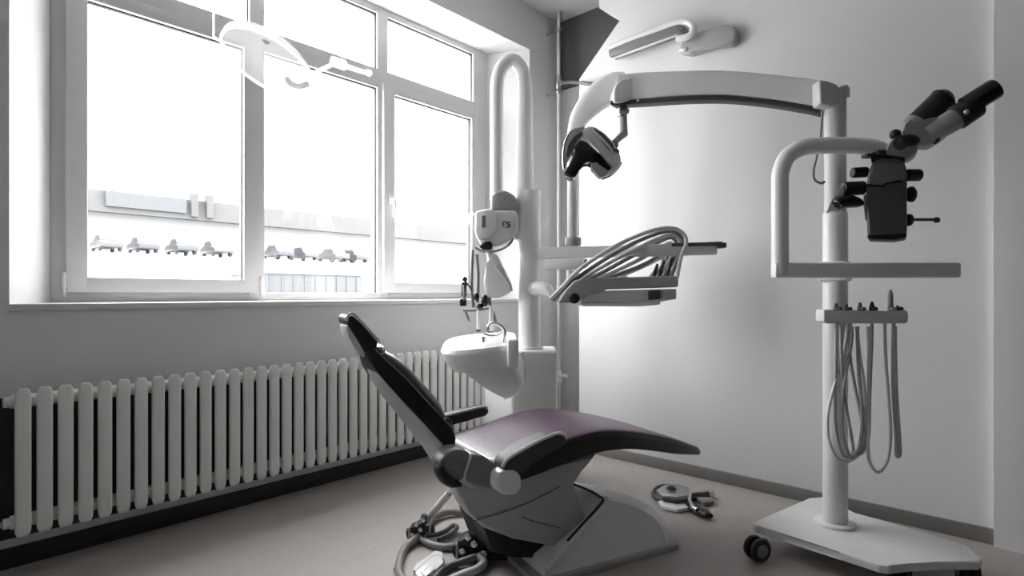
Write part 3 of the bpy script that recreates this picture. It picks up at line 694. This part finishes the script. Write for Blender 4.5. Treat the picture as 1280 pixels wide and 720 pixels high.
# handpieces standing in the rail, hoses looping below
hgrp = 'handpieces in the rail of the microscope stand'
specs = [
 (1045, 379, 'dark', 'hose_mid', [(1045, 404), (1045, 440), (1044, 490), (1044, 530), (1050, 562), (1058, 572), (1066, 566), (1064, 545), (1056, 500), (1052, 460), (1051, 408)], 'dark handpiece standing first from the left in the stand rail'),
 (1058, 380, 'black', 'hose_light', [(1060, 404), (1055, 440), (1043, 482), (1035, 515), (1035, 545), (1043, 568), (1056, 577), (1069, 571), (1078, 550), (1082, 520), (1080, 480), (1074, 440), (1071, 408)], 'black handpiece second from the left in the stand rail, on the widest pale hose loop'),
 (1075, 378, 'charcoal', 'hose_mid', [(1063, 404), (1062, 440), (1067, 475), (1074, 510), (1081, 545), (1078, 562), (1066, 573), (1058, 560), (1052, 530), (1055, 480), (1064, 430), (1065, 408)], 'dark grey handpiece third from the left in the stand rail'),
 (1090, 377, 'black', 'hose_mid', [(1090, 404), (1089, 440), (1087, 490), (1086, 540), (1083, 556), (1077, 566), (1068, 569), (1075, 555), (1078, 520), (1074, 470), (1072, 430), (1072, 408)], 'black handpiece fourth from the left in the stand rail'),
 (1113, 362, 'steel', 'hose_light', [(1106, 404), (1107, 450), (1111, 500), (1113, 545), (1109, 576), (1098, 590), (1088, 580), (1085, 556), (1086, 500), (1086, 450), (1085, 408)], 'tall metal handpiece rising highest from the stand rail'),
 (1122, 382, 'dark', 'hose_mid', [(1117, 404), (1116, 450), (1117, 500), (1120, 545), (1120.5, 566), (1122.5, 571), (1125, 564), (1123, 530), (1120, 480), (1119, 430), (1119, 408)], 'short dark handpiece last on the right of the stand rail'),
]
for i, (u, vt, m1, m2, pts, lab) in enumerate(specs):
    Yh = RY+.03
    hpz = thing('dental_handpiece', lab, 'handpiece', P(u, 404, Yh), hgrp)
    q = MB(); q.cyl(P(u, 394, Yh), P(u, vt+5, Yh), .012, .009, seg=14); q.cyl(P(u, vt+6, Yh), P(u, vt, Yh), .008, .005, seg=12, bev=.002)
    q.ball(P(u+4, 386, Yh-.012), (.014, .01, .008))
    q.build('handpiece_body', m1, hpz)
    n = len(pts); k = RY+.028
    MB().tube([P(a, c, k + (.012*math.sin(j/(n-1)*math.pi) - .022*(i-2.5)/5*math.sin(j/(n-1)*math.pi)) - .03*math.sin(j/(n-1)*math.pi) - .012*(j/(n-1))) for j, (a, c) in enumerate(pts)], .0062, seg=10).build('hose', m2, hpz)

# ------------------------------------------------------------------ microscope
MY = 2.08
MD = (P(1109, 245, MY)-V((0, 0, CZ))); MD.z = 0; MD.normalize()
mb_ = P(1110, 298, MY)
mic = thing('microscope', 'dark binocular dental microscope at the end of the curved white arm', 'microscope', mb_)
q = MB().prism([P(u, v, MY-.05) for u, v in [(1084, 296), (1083, 236), (1085, 215), (1090, 203), (1098, 198), (1120, 197), (1131, 202), (1134, 214), (1134, 293), (1118, 296)]], MD*.12, bev=.014, seg=3)
body = q.build('body', 'charcoal', mic)
MB().prism([P(u, v, MY-.052) for u, v in [(1083, 294), (1134, 291), (1133, 297), (1118, 300), (1086, 299)]], MD*.125, bev=.005).build('objective_ring', 'black', body)
MB().prism([P(u, v, MY-.056) for u, v in [(1086, 231), (1086, 222), (1092, 206), (1100, 203), (1130, 205), (1131, 225), (1106, 227), (1104, 232)]], MD*.02, bev=.005, seg=2).build('upper_cover', 'midgrey', body)
MB().prism([P(u, v, MY-.055) for u, v in [(1083, 230), (1104, 230), (1105, 226), (1128, 225), (1128, 228), (1108, 230), (1105, 233.5), (1083, 233)]], MD*.02, bev=.001).build('cover_gap', 'black', body)
MB().prism([P(u, v, MY-.045) for u, v in [(1090, 203), (1096, 197), (1112, 199), (1128, 203), (1132, 200), (1130, 196), (1100, 192), (1088, 196)]], MD*.10, bev=.003).build('turret_ring', 'black', body)
q = MB(); q.box(P(1086, 195, MY-.02), (.035, .04, .012), ax=(RIGHT, FWD, UP), bev=.003); q.box(P(1099, 192, MY-.02), (.03, .04, .02), ax=(RIGHT, FWD, UP), bev=.004); q.build('arm_mount', 'dark', mic)
# knobs
def knob(u0, v0, u1, v1, r, m='black', Y=MY): return MB().cyl(P(u0, v0, Y), P(u1, v1, Y), r, seg=22, bev=.005)
for (u0, v0, u1, v1, r) in [(1065, 216, 1084, 215, .019), (1053, 236, 1080, 235, .025), (1133, 219, 1150, 219, .022), (1135, 243, 1140, 243, .026)]:
    knob(u0, v0, u1, v1, r).build('knob', 'black', mic)
MB().ball(P(1139, 243, MY), (.018, .02, .03), ax=(RIGHT, FWD, UP)).build('knob', 'black', mic)
q = MB().ribbon([P(u, v, MY-.02) for u, v in [(1044, 256), (1048, 254), (1060, 252), (1070, 254), (1074, 257)]], FWD, .03, [.01, .022, .024, .018, .008], n=2.5, seg=14); q.build('focus_grip', 'blackgloss', mic)
q = MB().prism([P(u, v, MY-.01) for u, v in [(1032, 266), (1038, 254), (1047, 240), (1055, 229), (1057, 238), (1052, 247), (1046, 258), (1052, 262), (1048, 266), (1040, 262)]], MD*.03, bev=.003); q.build('bright_bracket', 'white', mic)
q = MB().prism([P(u, v, MY+.01) for u, v in [(1079, 245), (1085, 240), (1085, 275), (1081, 275), (1080, 262)]], MD*.04, bev=.003); q.build('side_plate', 'steel', mic)
q = MB().cyl(P(1134, 275, MY), P(1138, 275, MY), .022, bev=.003); q.cyl(P(1138, 274.5, MY), P(1170, 274.5, MY), .0055, seg=12); lv = q.build('lever', 'dark', mic)
MB().ball(P(1171, 275, MY), .011).build('lever_knob', 'black', lv)
# neck and head
q = MB().prism([P(u, v, MY-.04) for u, v in [(1106, 197), (1107, 185), (1112, 176), (1120, 168), (1136, 168), (1148, 180), (1147, 190), (1136, 199), (1122, 201)]], MD*.09, bev=.016, seg=3)
nk = q.build('neck', 'grey', mic)
q = MB(); q.ball(P(1119, 168, MY-.03), .019); q.cyl(P(1126, 178, MY-.055), P(1126, 178, MY+.05), .026, bev=.004); q.ball(P(1136, 176, MY-.05), (.04, .02, .022), ax=(RIGHT, FWD, UP)); q.ball(P(1168, 174, MY-.04), (.016, .02, .018), ax=(RIGHT, FWD, UP)); q.build('neck_joint', 'black', nk)
q = MB().prism([P(u, v, MY-.05) for u, v in [(1127, 166), (1130, 154), (1138, 147), (1156, 154), (1182, 141), (1190, 158), (1180, 170), (1160, 182), (1142, 180)]], MD*.10, bev=.012, seg=3)
bh = q.build('binocular_housing', 'grey', mic)
# two ocular tubes: the near one lower right, the far one upper left
def ocular(sg, name):
    base = []; q = MB()
    a, c = sg[0], sg[1]
    return q
o1 = MB().cyl(P(1143, 158, MY+.05), P(1180, 124, MY+.04), .042, .046, seg=28, bev=.006); t1 = o1.build('ocular_tube', 'black', bh)
MB().cyl(P(1174, 128, MY+.04), P(1183, 121, MY+.04), .046, .040, seg=28, bev=.012).build('eyecup', 'blackgloss', t1)
MB().cyl(P(1136, 164, MY+.05), P(1146, 155, MY+.05), .040, .044, seg=28, bev=.004).build('tube_collar', 'steel', t1)
o2 = MB().cyl(P(1193, 149, MY-.04), P(1222, 131, MY-.06), .046, .042, seg=28, bev=.008); t2 = o2.build('ocular_tube', 'black', bh)
MB().cyl(P(1206, 134, MY-.055), P(1245, 110, MY-.085), .036, .037, seg=28, bev=.004).build('eyecup', 'blackgloss', t2)
MB().cyl(P(1156, 171, MY-.03), P(1194, 149, MY-.042), .036, .040, seg=28, bev=.004).build('tube_collar', 'grey', t2)
MB().ball(P(1208, 140, MY-.10), (.008, .008, .01)).build('scale_mark', 'steel', t2)

# ------------------------------------------------------------------ wall lamp high on the right wall
a = on_x(815, 48, WX1)
wl = thing('wall_lamp', 'tube-framed lamp with grey louvre mounted high on the right wall', 'wall lamp', (WX1, a.y, a.z-.05))
def wpt(u, v, d): 
    return on_x(u, v, WX1-d)
q = MB().tube([wpt(u, v, .09) for u, v in [(762, 60), (790, 48.5), (820, 38), (845, 29), (858, 27), (866, 33), (865, 42), (856, 47), (846, 49)]], .018, seg=14); fr = q.build('lamp_frame', 'white', wl)
q = MB().prism([wpt(u, v, .10) for u, v in [(760.5, 63), (763, 61), (800, 45), (846, 30), (853, 31), (854, 37), (848, 40), (800, 57), (763, 71), (761, 70)]], (.07, 0, 0), bev=.004); q.build('louvre', 'midgrey', wl)
q = MB().tube([wpt(u, v, .07) for u, v in [(766, 72), (800, 60), (846, 43)]], .010, seg=10); q.build('lower_rim', 'white', wl)
q = MB().prism([wpt(u, v, .05) for u, v in [(852, 46), (880, 38), (905, 30), (916, 31), (921, 38), (920, 50), (914, 56), (890, 58), (862, 68), (848, 66)]], (.06, 0, 0), bev=.014, seg=3); q.build('ballast_housing', 'grey', wl)
MB().ball(wpt(854, 62, .055), (.012, .025, .012)).build('pilot_knob', 'porcelain', wl)

# ------------------------------------------------------------------ heating pipe in the corner
pc = on_x(698.5, 300, RX-.05); 
pY = 4.30
pp = P(698.3, 300, pY)
pipe = thing('heating_pipe', 'thin pale heating pipe running up the room corner', 'pipe', (pp.x, pp.y, 0))
pipe_m = MB().cyl((pp.x, pp.y, 0), (pp.x, pp.y, H), .0125, seg=14).build('riser', 'pipe', pipe)
t0 = P(700, 104, pY)
q = MB().tube([V((pp.x, pp.y, t0.z)), P(712, 103, 4.1), P(722, 103.5, 3.75), on_x(730, 104, WX1-.02), on_x(748, 106, WX1-.02)], .012, seg=12, smooth=3)
q.build('branch', 'charcoal', pipe)
q = MB(); q.cyl((pp.x, pp.y, t0.z-.05), (pp.x, pp.y, t0.z+.06), .022, bev=.004); q.cyl((pp.x, pp.y, t0.z), V((pp.x, pp.y, t0.z)).lerp(P(712, 103, 4.1), .35), .018, bev=.003); q.build('tee_fitting', 'steel', pipe)
for v in (38, 115):
    z = P(698, v, pY).z
    q = MB(); q.cyl((pp.x, pp.y, z-.015), (pp.x, pp.y, z+.015), .019, bev=.002); q.cyl((pp.x, pp.y, z), (pp.x, WY1-.001, z), .007)
    q.cyl(P(694, v, pY), P(702.5, v-1, pY), .012, bev=.004); q.build('clamp', 'steel', pipe)
vz = P(704, 470, pY).z
q = MB(); q.cyl((pp.x, pp.y, vz-.05), (pp.x, pp.y, vz+.04), .022, bev=.004); q.cyl((pp.x, pp.y, vz), P(708, 470, pY-.06), .016, bev=.003); q.build('valve', 'white', pipe)

# ------------------------------------------------------------------ pale hanging lamp in front of the window
GY = 2.42
g0 = P(330, 75, GY)
hl = thing('pendant_lamp', 'clear frosted surgical lamp hanging in front of the window mullion', 'lamp', P(330, 118, GY))
rodp = P(267, 40, GY)
MB().cyl((rodp.x, rodp.y, P(267, 47, GY).z), (rodp.x, rodp.y, H+.001), .0045, seg=10).build('rod', 'acrylic_rim', hl)
MB().tube([P(267, 46, GY), P(273, 50, GY), P(281, 54, GY)], .006, seg=8).build('rod_arm', 'acrylic_rim', hl)
# dish: tilted oval
ctr = P(334, 76, GY); ex = (P(392, 96, GY)-P(278, 52, GY))/2; ey = (P(322, 36, GY+.12)-P(346, 112, GY-.12))/2
nn = ex.cross(ey).normalized()
if nn.z < 0: nn = -nn
rg = []
for k, dz in ((1.0, 0), (.97, .03), (.85, .055), (.6, .075), (.3, .083), (.08, .085)):
    rg.append([ctr + ex*k*math.cos(2*math.pi*i/36) + ey*k*math.sin(2*math.pi*i/36) + nn*dz for i in range(36)])
dish = MB().rings(rg, caps=False).build('dish', 'acrylic', hl)
MB().tube([ctr + ex*math.cos(2*math.pi*i/28) + ey*math.sin(2*math.pi*i/28) for i in range(28)], .0065, seg=8, smooth=2, closed=True).build('rim', 'acrylic_rim', dish)
MB().tube([P(u, v, GY-.06) for u, v in [(358, 98), (364, 105), (374, 108), (386, 105)]], .013, seg=10).build('grip', 'hose', hl)
q = MB().tube([P(u, v, GY) for u, v in [(392, 92), (412, 82), (420, 78)]], .010, seg=8); q.cyl(P(414, 76, GY), P(432, 82, GY), .022, bev=.004); q.tube([P(430, 82, GY), P(448, 88, GY), P(462, 92, GY)], .011, seg=8); q.ball(P(461, 91, GY), .016)
q.build('side_arm', 'acrylic_rim', hl)

# ------------------------------------------------------------------ foot pedal by the right wall
fp = on_z(855, 632, 0)
ped = thing('foot_pedal', 'dark foot pedal with coiled leads on a white plate near the right skirting', 'foot pedal', fp)
q = MB().prism([on_z(u, v, .003) for u, v in [(822, 630), (842, 627), (862, 631), (864, 638), (846, 641), (828, 637)]], UP*.016, bev=.004); q.build('plate', 'white', ped)
q = MB().prism([on_z(u, v, .022) for u, v in [(820, 617), (830, 611), (846, 610), (860, 614), (862, 624), (846, 627), (828, 625)]], UP*.022, bev=.007, seg=2); pb_ = q.build('pedal_body', 'steel', ped)
q = MB().prism([on_z(u, v, .02) for u, v in [(826, 622), (846, 622), (861, 622), (861, 628), (845, 630), (829, 627)]], UP*.018, bev=.005); q.build('pedal_edge', 'dark', pb_)
c = on_z(839, 612, .05)
MB().cyl(c-UP*.03, c+UP*.004, .026, .024, bev=.004).build('button_collar', 'offwhite', pb_)
MB().cyl(c, c+UP*.016, .026, .018, bev=.006).build('button', 'black', pb_)
MB().tube([on_z(u, v, .012) for u, v in [(824, 626), (817, 620), (818, 612), (828, 607), (845, 608)]], .008, seg=8).build('lead', 'hose_dark', ped)
MB().tube([on_z(u, v, .03) for u, v in [(852, 613), (858, 611), (862, 616), (862, 626), (866, 634), (872, 638)]], .011, seg=10).build('lead', 'chrome', ped)
MB().tube([on_z(u, v, .028) for u, v in [(863, 617), (874, 616), (886, 615), (890, 618)]], .014, seg=10).build('bar', 'chrome', ped)
MB().tube([on_z(u, v, .014) for u, v in [(862, 624), (875, 622), (888, 619), (889, 617)]], .012, seg=10).build('bar', 'leather_black', ped)
MB().prism([on_z(u, v, .004) for u, v in [(870, 626), (890, 626), (893, 631), (880, 633)]], UP*.02, bev=.006).build('connector', 'midgrey', ped)
MB().ribbon([on_z(u, v, .02) for u, v in [(862, 630), (870, 636), (878, 640), (886, 645)]], V((.5, -.5, 0)), [.02, .03, .032, .02], [.012, .018, .018, .010], n=2.4, seg=14).build('pedal_grip', 'blackgloss', ped)

# ------------------------------------------------------------------ hoses and bits on the floor at the left of the chair
fg = 'hoses looped on the floor beside the chair'
def floor_hose(lab, pts, r, m, zr=None):
    o = MB().tube([on_z(u, v, (z or r)+.0005) for u, v, z in pts], r, seg=12).build('floor_hose', m); return tag(o, lab, 'hose', fg)
floor_hose('thick grey hose sweeping outermost left across the floor', [(578, 641, None), (562, 640, .02), (545, 645, .02), (533, 656, .02), (521, 672, .02), (507, 684, None), (500, 700, None), (499, 716, None), (508, 730, None)], .015, 'hose')
floor_hose('dark hose curving between the two dark connectors', [(523, 672, None), (538, 680, None), (556, 684, None), (575, 682, None), (589, 676, None), (597, 667, .02)], .014, 'hose')
floor_hose('short dark hose loop right of the left connector', [(532, 669, .03), (546, 668, .03), (558, 663, .025), (566, 657, .025), (571, 660, .02), (562, 668, .018), (548, 675, .016)], .010, 'hose_dark')
floor_hose('pale hose bent forward from the right connector', [(600, 694, .03), (604, 704, .02), (596, 712, None), (580, 718, None), (560, 727, None)], .016, 'hose_light')
floor_hose('dark hose running forward from the right connector', [(596, 696, .04), (584, 700, .03), (568, 706, None), (552, 715, None), (540, 728, None)], .014, 'hose_dark')
floor_hose('thin grey hose crossing under the left connector', [(536, 655, .016), (525, 668, .012), (513, 680, None), (503, 695, None), (494, 712, None)], .007, 'hose')
def connector(lab, u, v, k):
    c = on_z(u, v, .0); o = thing('hose_connector', lab, 'hose connector', c, 'dark hose connectors on the floor')
    def at(a, b_, z): return c + RIGHT*a*k + FWD*b_*k + UP*z*k
    q = MB(); q.box(at(0, 0, .034), (.062*k, .05*k, .068*k), ax=((RIGHT*.9+UP*.43), FWD, (UP*.9-RIGHT*.43)), bev=.008, seg=2)
    q.cyl(at(-.052, -.004, .022), at(.052, -.004, .046), .021*k, bev=.004); q.cyl(at(.0, .02, .03), at(.012, .02, .088), .017*k, .012*k, bev=.003)
    q.build('connector_body', 'black', o)
    for a, b_, z in ((-.026, -.030, .03), (.004, -.032, .05), (.028, -.030, .024), (.012, -.018, .082), (-.012, -.026, .066)):
        MB().cyl(at(a, b_+.006, z), at(a, b_-.009, z+.003), .0095*k, seg=6, bev=.001).build('nut', 'chrome', o)
    for a in (-.040, .040):
        MB().tube([at(a, -.004, .034+a*.23) + (FWD*math.cos(t)*.0225 + UP*math.sin(t)*.0225)*k for t in [2*math.pi*i_/12 for i_ in range(12)]], .0042*k, seg=6, closed=True, smooth=2).build('hose_clip', 'steel', o)
connector('dark hose connector at the foot of the pale wand', 526, 674, 1.05)
connector('larger dark hose connector close to the chair base', 592, 697, 1.45)
# pale wand leaning from the connector
o = thing('suction_wand', 'pale cylindrical wand leaning up beside the chair housing', 'wand', on_z(530, 660, 0))
w0 = on_z(528, 656, .03); w1 = ch(561, 617, 1.72)
w1 = P(561, 617, w0.dot(FWD)-.03)
MB().cyl(w0, w1, .0155, seg=18, bev=.004).build('wand_body', 'hose_light', o)
MB().cyl(w1-(w1-w0).normalized()*.004, w1+(w1-w0).normalized()*.006, .0135, seg=18, bev=.003).build('wand_end', 'grey', o)
MB().cyl(w0-(w1-w0).normalized()*.02, w0+(w1-w0).normalized()*.02, .019, seg=16, bev=.004).build('wand_socket', 'dark', o)
# white switch box on the floor
o = thing('foot_switch', 'white plastic foot switch box inside the hose loop', 'foot switch', on_z(540, 712, 0))
MB().prism([on_z(u, v, .001) for u, v in [(516, 722), (520, 714), (544, 697), (553, 699), (556, 712), (540, 728), (524, 732)]], UP*.03, bev=.006, seg=2).build('switch_body', 'porcelain', o)
MB().tube([on_z(u, v, .028) for u, v in [(518, 715), (530, 705), (543, 695), (552, 697), (556, 708)]], .0035, seg=6).build('switch_edge', 'dark', o)
MB().prism([on_z(u, v, .031) for u, v in [(526, 716), (538, 706), (544, 712), (532, 722)]], UP*.004, bev=.001).build('switch_plate', 'white', o)
# flat black cable bundle that disappears under the chair
o = MB()
for k in range(4): o.tube([on_z(u, v + k*3.2, .012) for u, v in [(604, 688), (622, 686), (648, 690), (676, 697)]], .011, seg=10)
tag(o.build('cable_bundle', 'black'), 'flat bundle of black cables running under the chair', 'cable bundle')

# ------------------------------------------------------------------ outside
q = MB(); q.prism([(-60, 3.6, -.2), (90, 3.6, -.2), (140, 70, 5.5), (-60, 70, 5.5)], (0, 0, -.3)); struct(q.build('ground', 'snow'))
def oz(u, v, y): return on_y(u, v, y)
y0 = 62.0
zA = on_y(200, 285, y0).z; 
hall = thing('long_hall', 'long pale building with grey roof across the street', 'building', (30, y0+8, 3.9))
zr0 = on_y(200, 272, y0+8).z; zr1 = on_y(200, 246, y0+8).z
MB().span((-18, y0+8, 3.8), (72, y0+16, zr0)).build('facade', 'hall', hall)
q = MB().prism([(-19, y0+7, zr0), (-19, y0+17, zr0), (-19, y0+17, zr1+1), (-19, y0+7.5, zr1)], (92, 0, 0)); q.build('roof', 'hall_roof', hall)
cx = on_y(252, 262, y0+7).x
q = MB()
for d in (-.8, .8): q.span((cx+d-.35, y0+6.6, zr0+.3), (cx+d+.35, y0+7.4, zr1+.6))
q.build('dormer', 'hall_roof', hall)
q = MB(); q.span((cx-9, y0+6.8, zr0+.6), (cx-1.6, y0+7.5, zr1-.1)); q.build('roof_panel', 'shed', hall)
# parked cars
def car_mb(paint):
    root = bpy.data.objects.new('parked_car', None); COL.objects.link(root); root['_b'] = (0, 0, 0)
    L = 4.2; w = 1.7
    MB().prism([V(p) for p in [(-2.1, -.85, .35), (-2.1, -.85, .85), (-1.3, -.85, .95), (1.0, -.85, .95), (1.95, -.85, .85), (2.1, -.85, .6), (2.1, -.85, .35)]], (0, w, 0), bev=.08).build('body', paint, root)
    MB().prism([V(p) for p in [(-1.5, -.75, .93), (-1.0, -.75, 1.45), (.4, -.75, 1.45), (1.05, -.75, .93)]], (0, 1.5, 0), bev=.07).build('cabin', 'car_glass', root)
    for x in (-1.3, 1.3):
        for y in (-.72, .72): MB().cyl((x, y-.1, .33), (x, y+.1, .33), .33, seg=16).build('wheel', 'tyre', root)
    return root
def gz(y): return -.2 + (y-3.6)/(70-3.6)*5.7
cy = 60.0
spots = []
for pane, ua, ub_ in (('left', 114, 300), ('middle', 338, 468)):
    xa, xb = on_y(ua, 300, cy).x, on_y(ub_, 300, cy).x; n = int((xb-xa-1.8)/3.0)+1
    o_ = ['first', 'second', 'third', 'fourth', 'fifth', 'sixth', 'seventh', 'eighth', 'ninth', 'tenth', 'eleventh', 'twelfth', 'thirteenth', 'fourteenth', 'fifteenth', 'sixteenth', 'seventeenth', 'eighteenth', 'nineteenth', 'twentieth']
    for k in range(n): spots.append((xa+.9+k*3.0, o_[k] + ' from the left in the ' + pane + ' pane'))
protos = {}
for i, (xc_, pl_) in enumerate(spots):
    paint = 'car_paint' if i % 3 else 'car_white'
    if paint not in protos: root = protos[paint] = car_mb(paint)
    else:
        src = protos[paint]; root = src.copy(); COL.objects.link(root)
        for c in src.children:
            d = c.copy(); COL.objects.link(d); d.parent = root
    yy = cy + random.uniform(-1.5, .5)
    root.location = (xc_, yy, gz(yy)); root.rotation_euler = (0, 0, random.choice((1, -1))*math.pi/2 + random.uniform(-.06, .06))
    s_ = random.uniform(.98, 1.12); root.scale = (s_, s_, s_)
    tag(root, ('hazy grey' if i % 3 else 'hazy white') + ' parked car, ' + pl_, 'car', 'cars parked outside the window')
# pale low container near the window
y1 = 11.0
sx0, sx1 = on_y(330, 350, y1).x, on_y(452, 350, y1).x; sz = on_y(390, 341, y1).z
shed = thing('storage_container', 'pale blue grey container low in the middle window pane', 'container', ((sx0+sx1)/2, y1, gz(y1)))
q = MB().span((sx0, y1, gz(y1)-.05), (sx1, y1+1.6, sz-.04), bev=.01); q.build('container_body', 'shed', shed)
MB().span((sx0-.03, y1-.03, sz-.04), (sx1+.03, y1+1.63, sz), bev=.008).build('lid', 'hall', shed)
q = MB()
for k in range(9): q.span((sx0+(sx1-sx0)*(k+.5)/9-.02, y1-.012, gz(y1)+.1), (sx0+(sx1-sx0)*(k+.5)/9+.02, y1+.01, sz-.06))
q.build('container_rib', 'shed', shed)

# ------------------------------------------------------------------ light
w = bpy.data.worlds.new('overcast_sky'); SC.world = w; w.use_nodes = True
nt = w.node_tree; bg = nt.nodes['Background']
tc = nt.nodes.new('ShaderNodeTexCoord'); n = nt.nodes.new('ShaderNodeTexNoise'); n.inputs['Scale'].default_value = 1.5
nt.links.new(tc.outputs['Generated'], n.inputs['Vector'])
r = nt.nodes.new('ShaderNodeValToRGB'); r.color_ramp.elements[0].color = (.93, .95, .97, 1); r.color_ramp.elements[1].color = (1, 1, 1, 1)
nt.links.new(n.outputs['Fac'], r.inputs['Fac']); nt.links.new(r.outputs['Color'], bg.inputs['Color'])
bg.inputs['Strength'].default_value = 5.0
pd = bpy.data.lights.new('window_portal', 'AREA'); pd.shape = 'RECTANGLE'; pd.size = FX1-FX0; pd.size_y = HEAD-SILL
pd.cycles.is_portal = True
po = bpy.data.objects.new('window_portal', pd); COL.objects.link(po)
po.location = ((FX0+FX1)/2, WQ+.2, (SILL+HEAD)/2); po.rotation_euler = (math.radians(-90), 0, 0)

# ------------------------------------------------------------------ camera
cd = bpy.data.cameras.new('camera'); cd.sensor_width = 36; cd.lens = 36*F/1280; cd.shift_y = (V0-360)/1280; cd.clip_start = .01
co_ = bpy.data.objects.new('camera', cd); COL.objects.link(co_)
co_.location = (0, 0, CZ); co_.rotation_euler = (math.radians(90), 0, -(math.pi/2-PHI))
SC.camera = co_
vs = SC.view_settings
SC.display_settings.display_device = 'sRGB'
vs.view_transform = 'Standard'; vs.look = 'None'; vs.exposure = 1.7; vs.gamma = 1.0; vs.use_curve_mapping = False
cy_ = SC.cycles
cy_.use_denoising = True; cy_.max_bounces = 10; cy_.diffuse_bounces = 6; cy_.transparent_max_bounces = 16; cy_.sample_clamp_indirect = 10
for o in SC.objects:
    if '_b' in o: del o['_b']
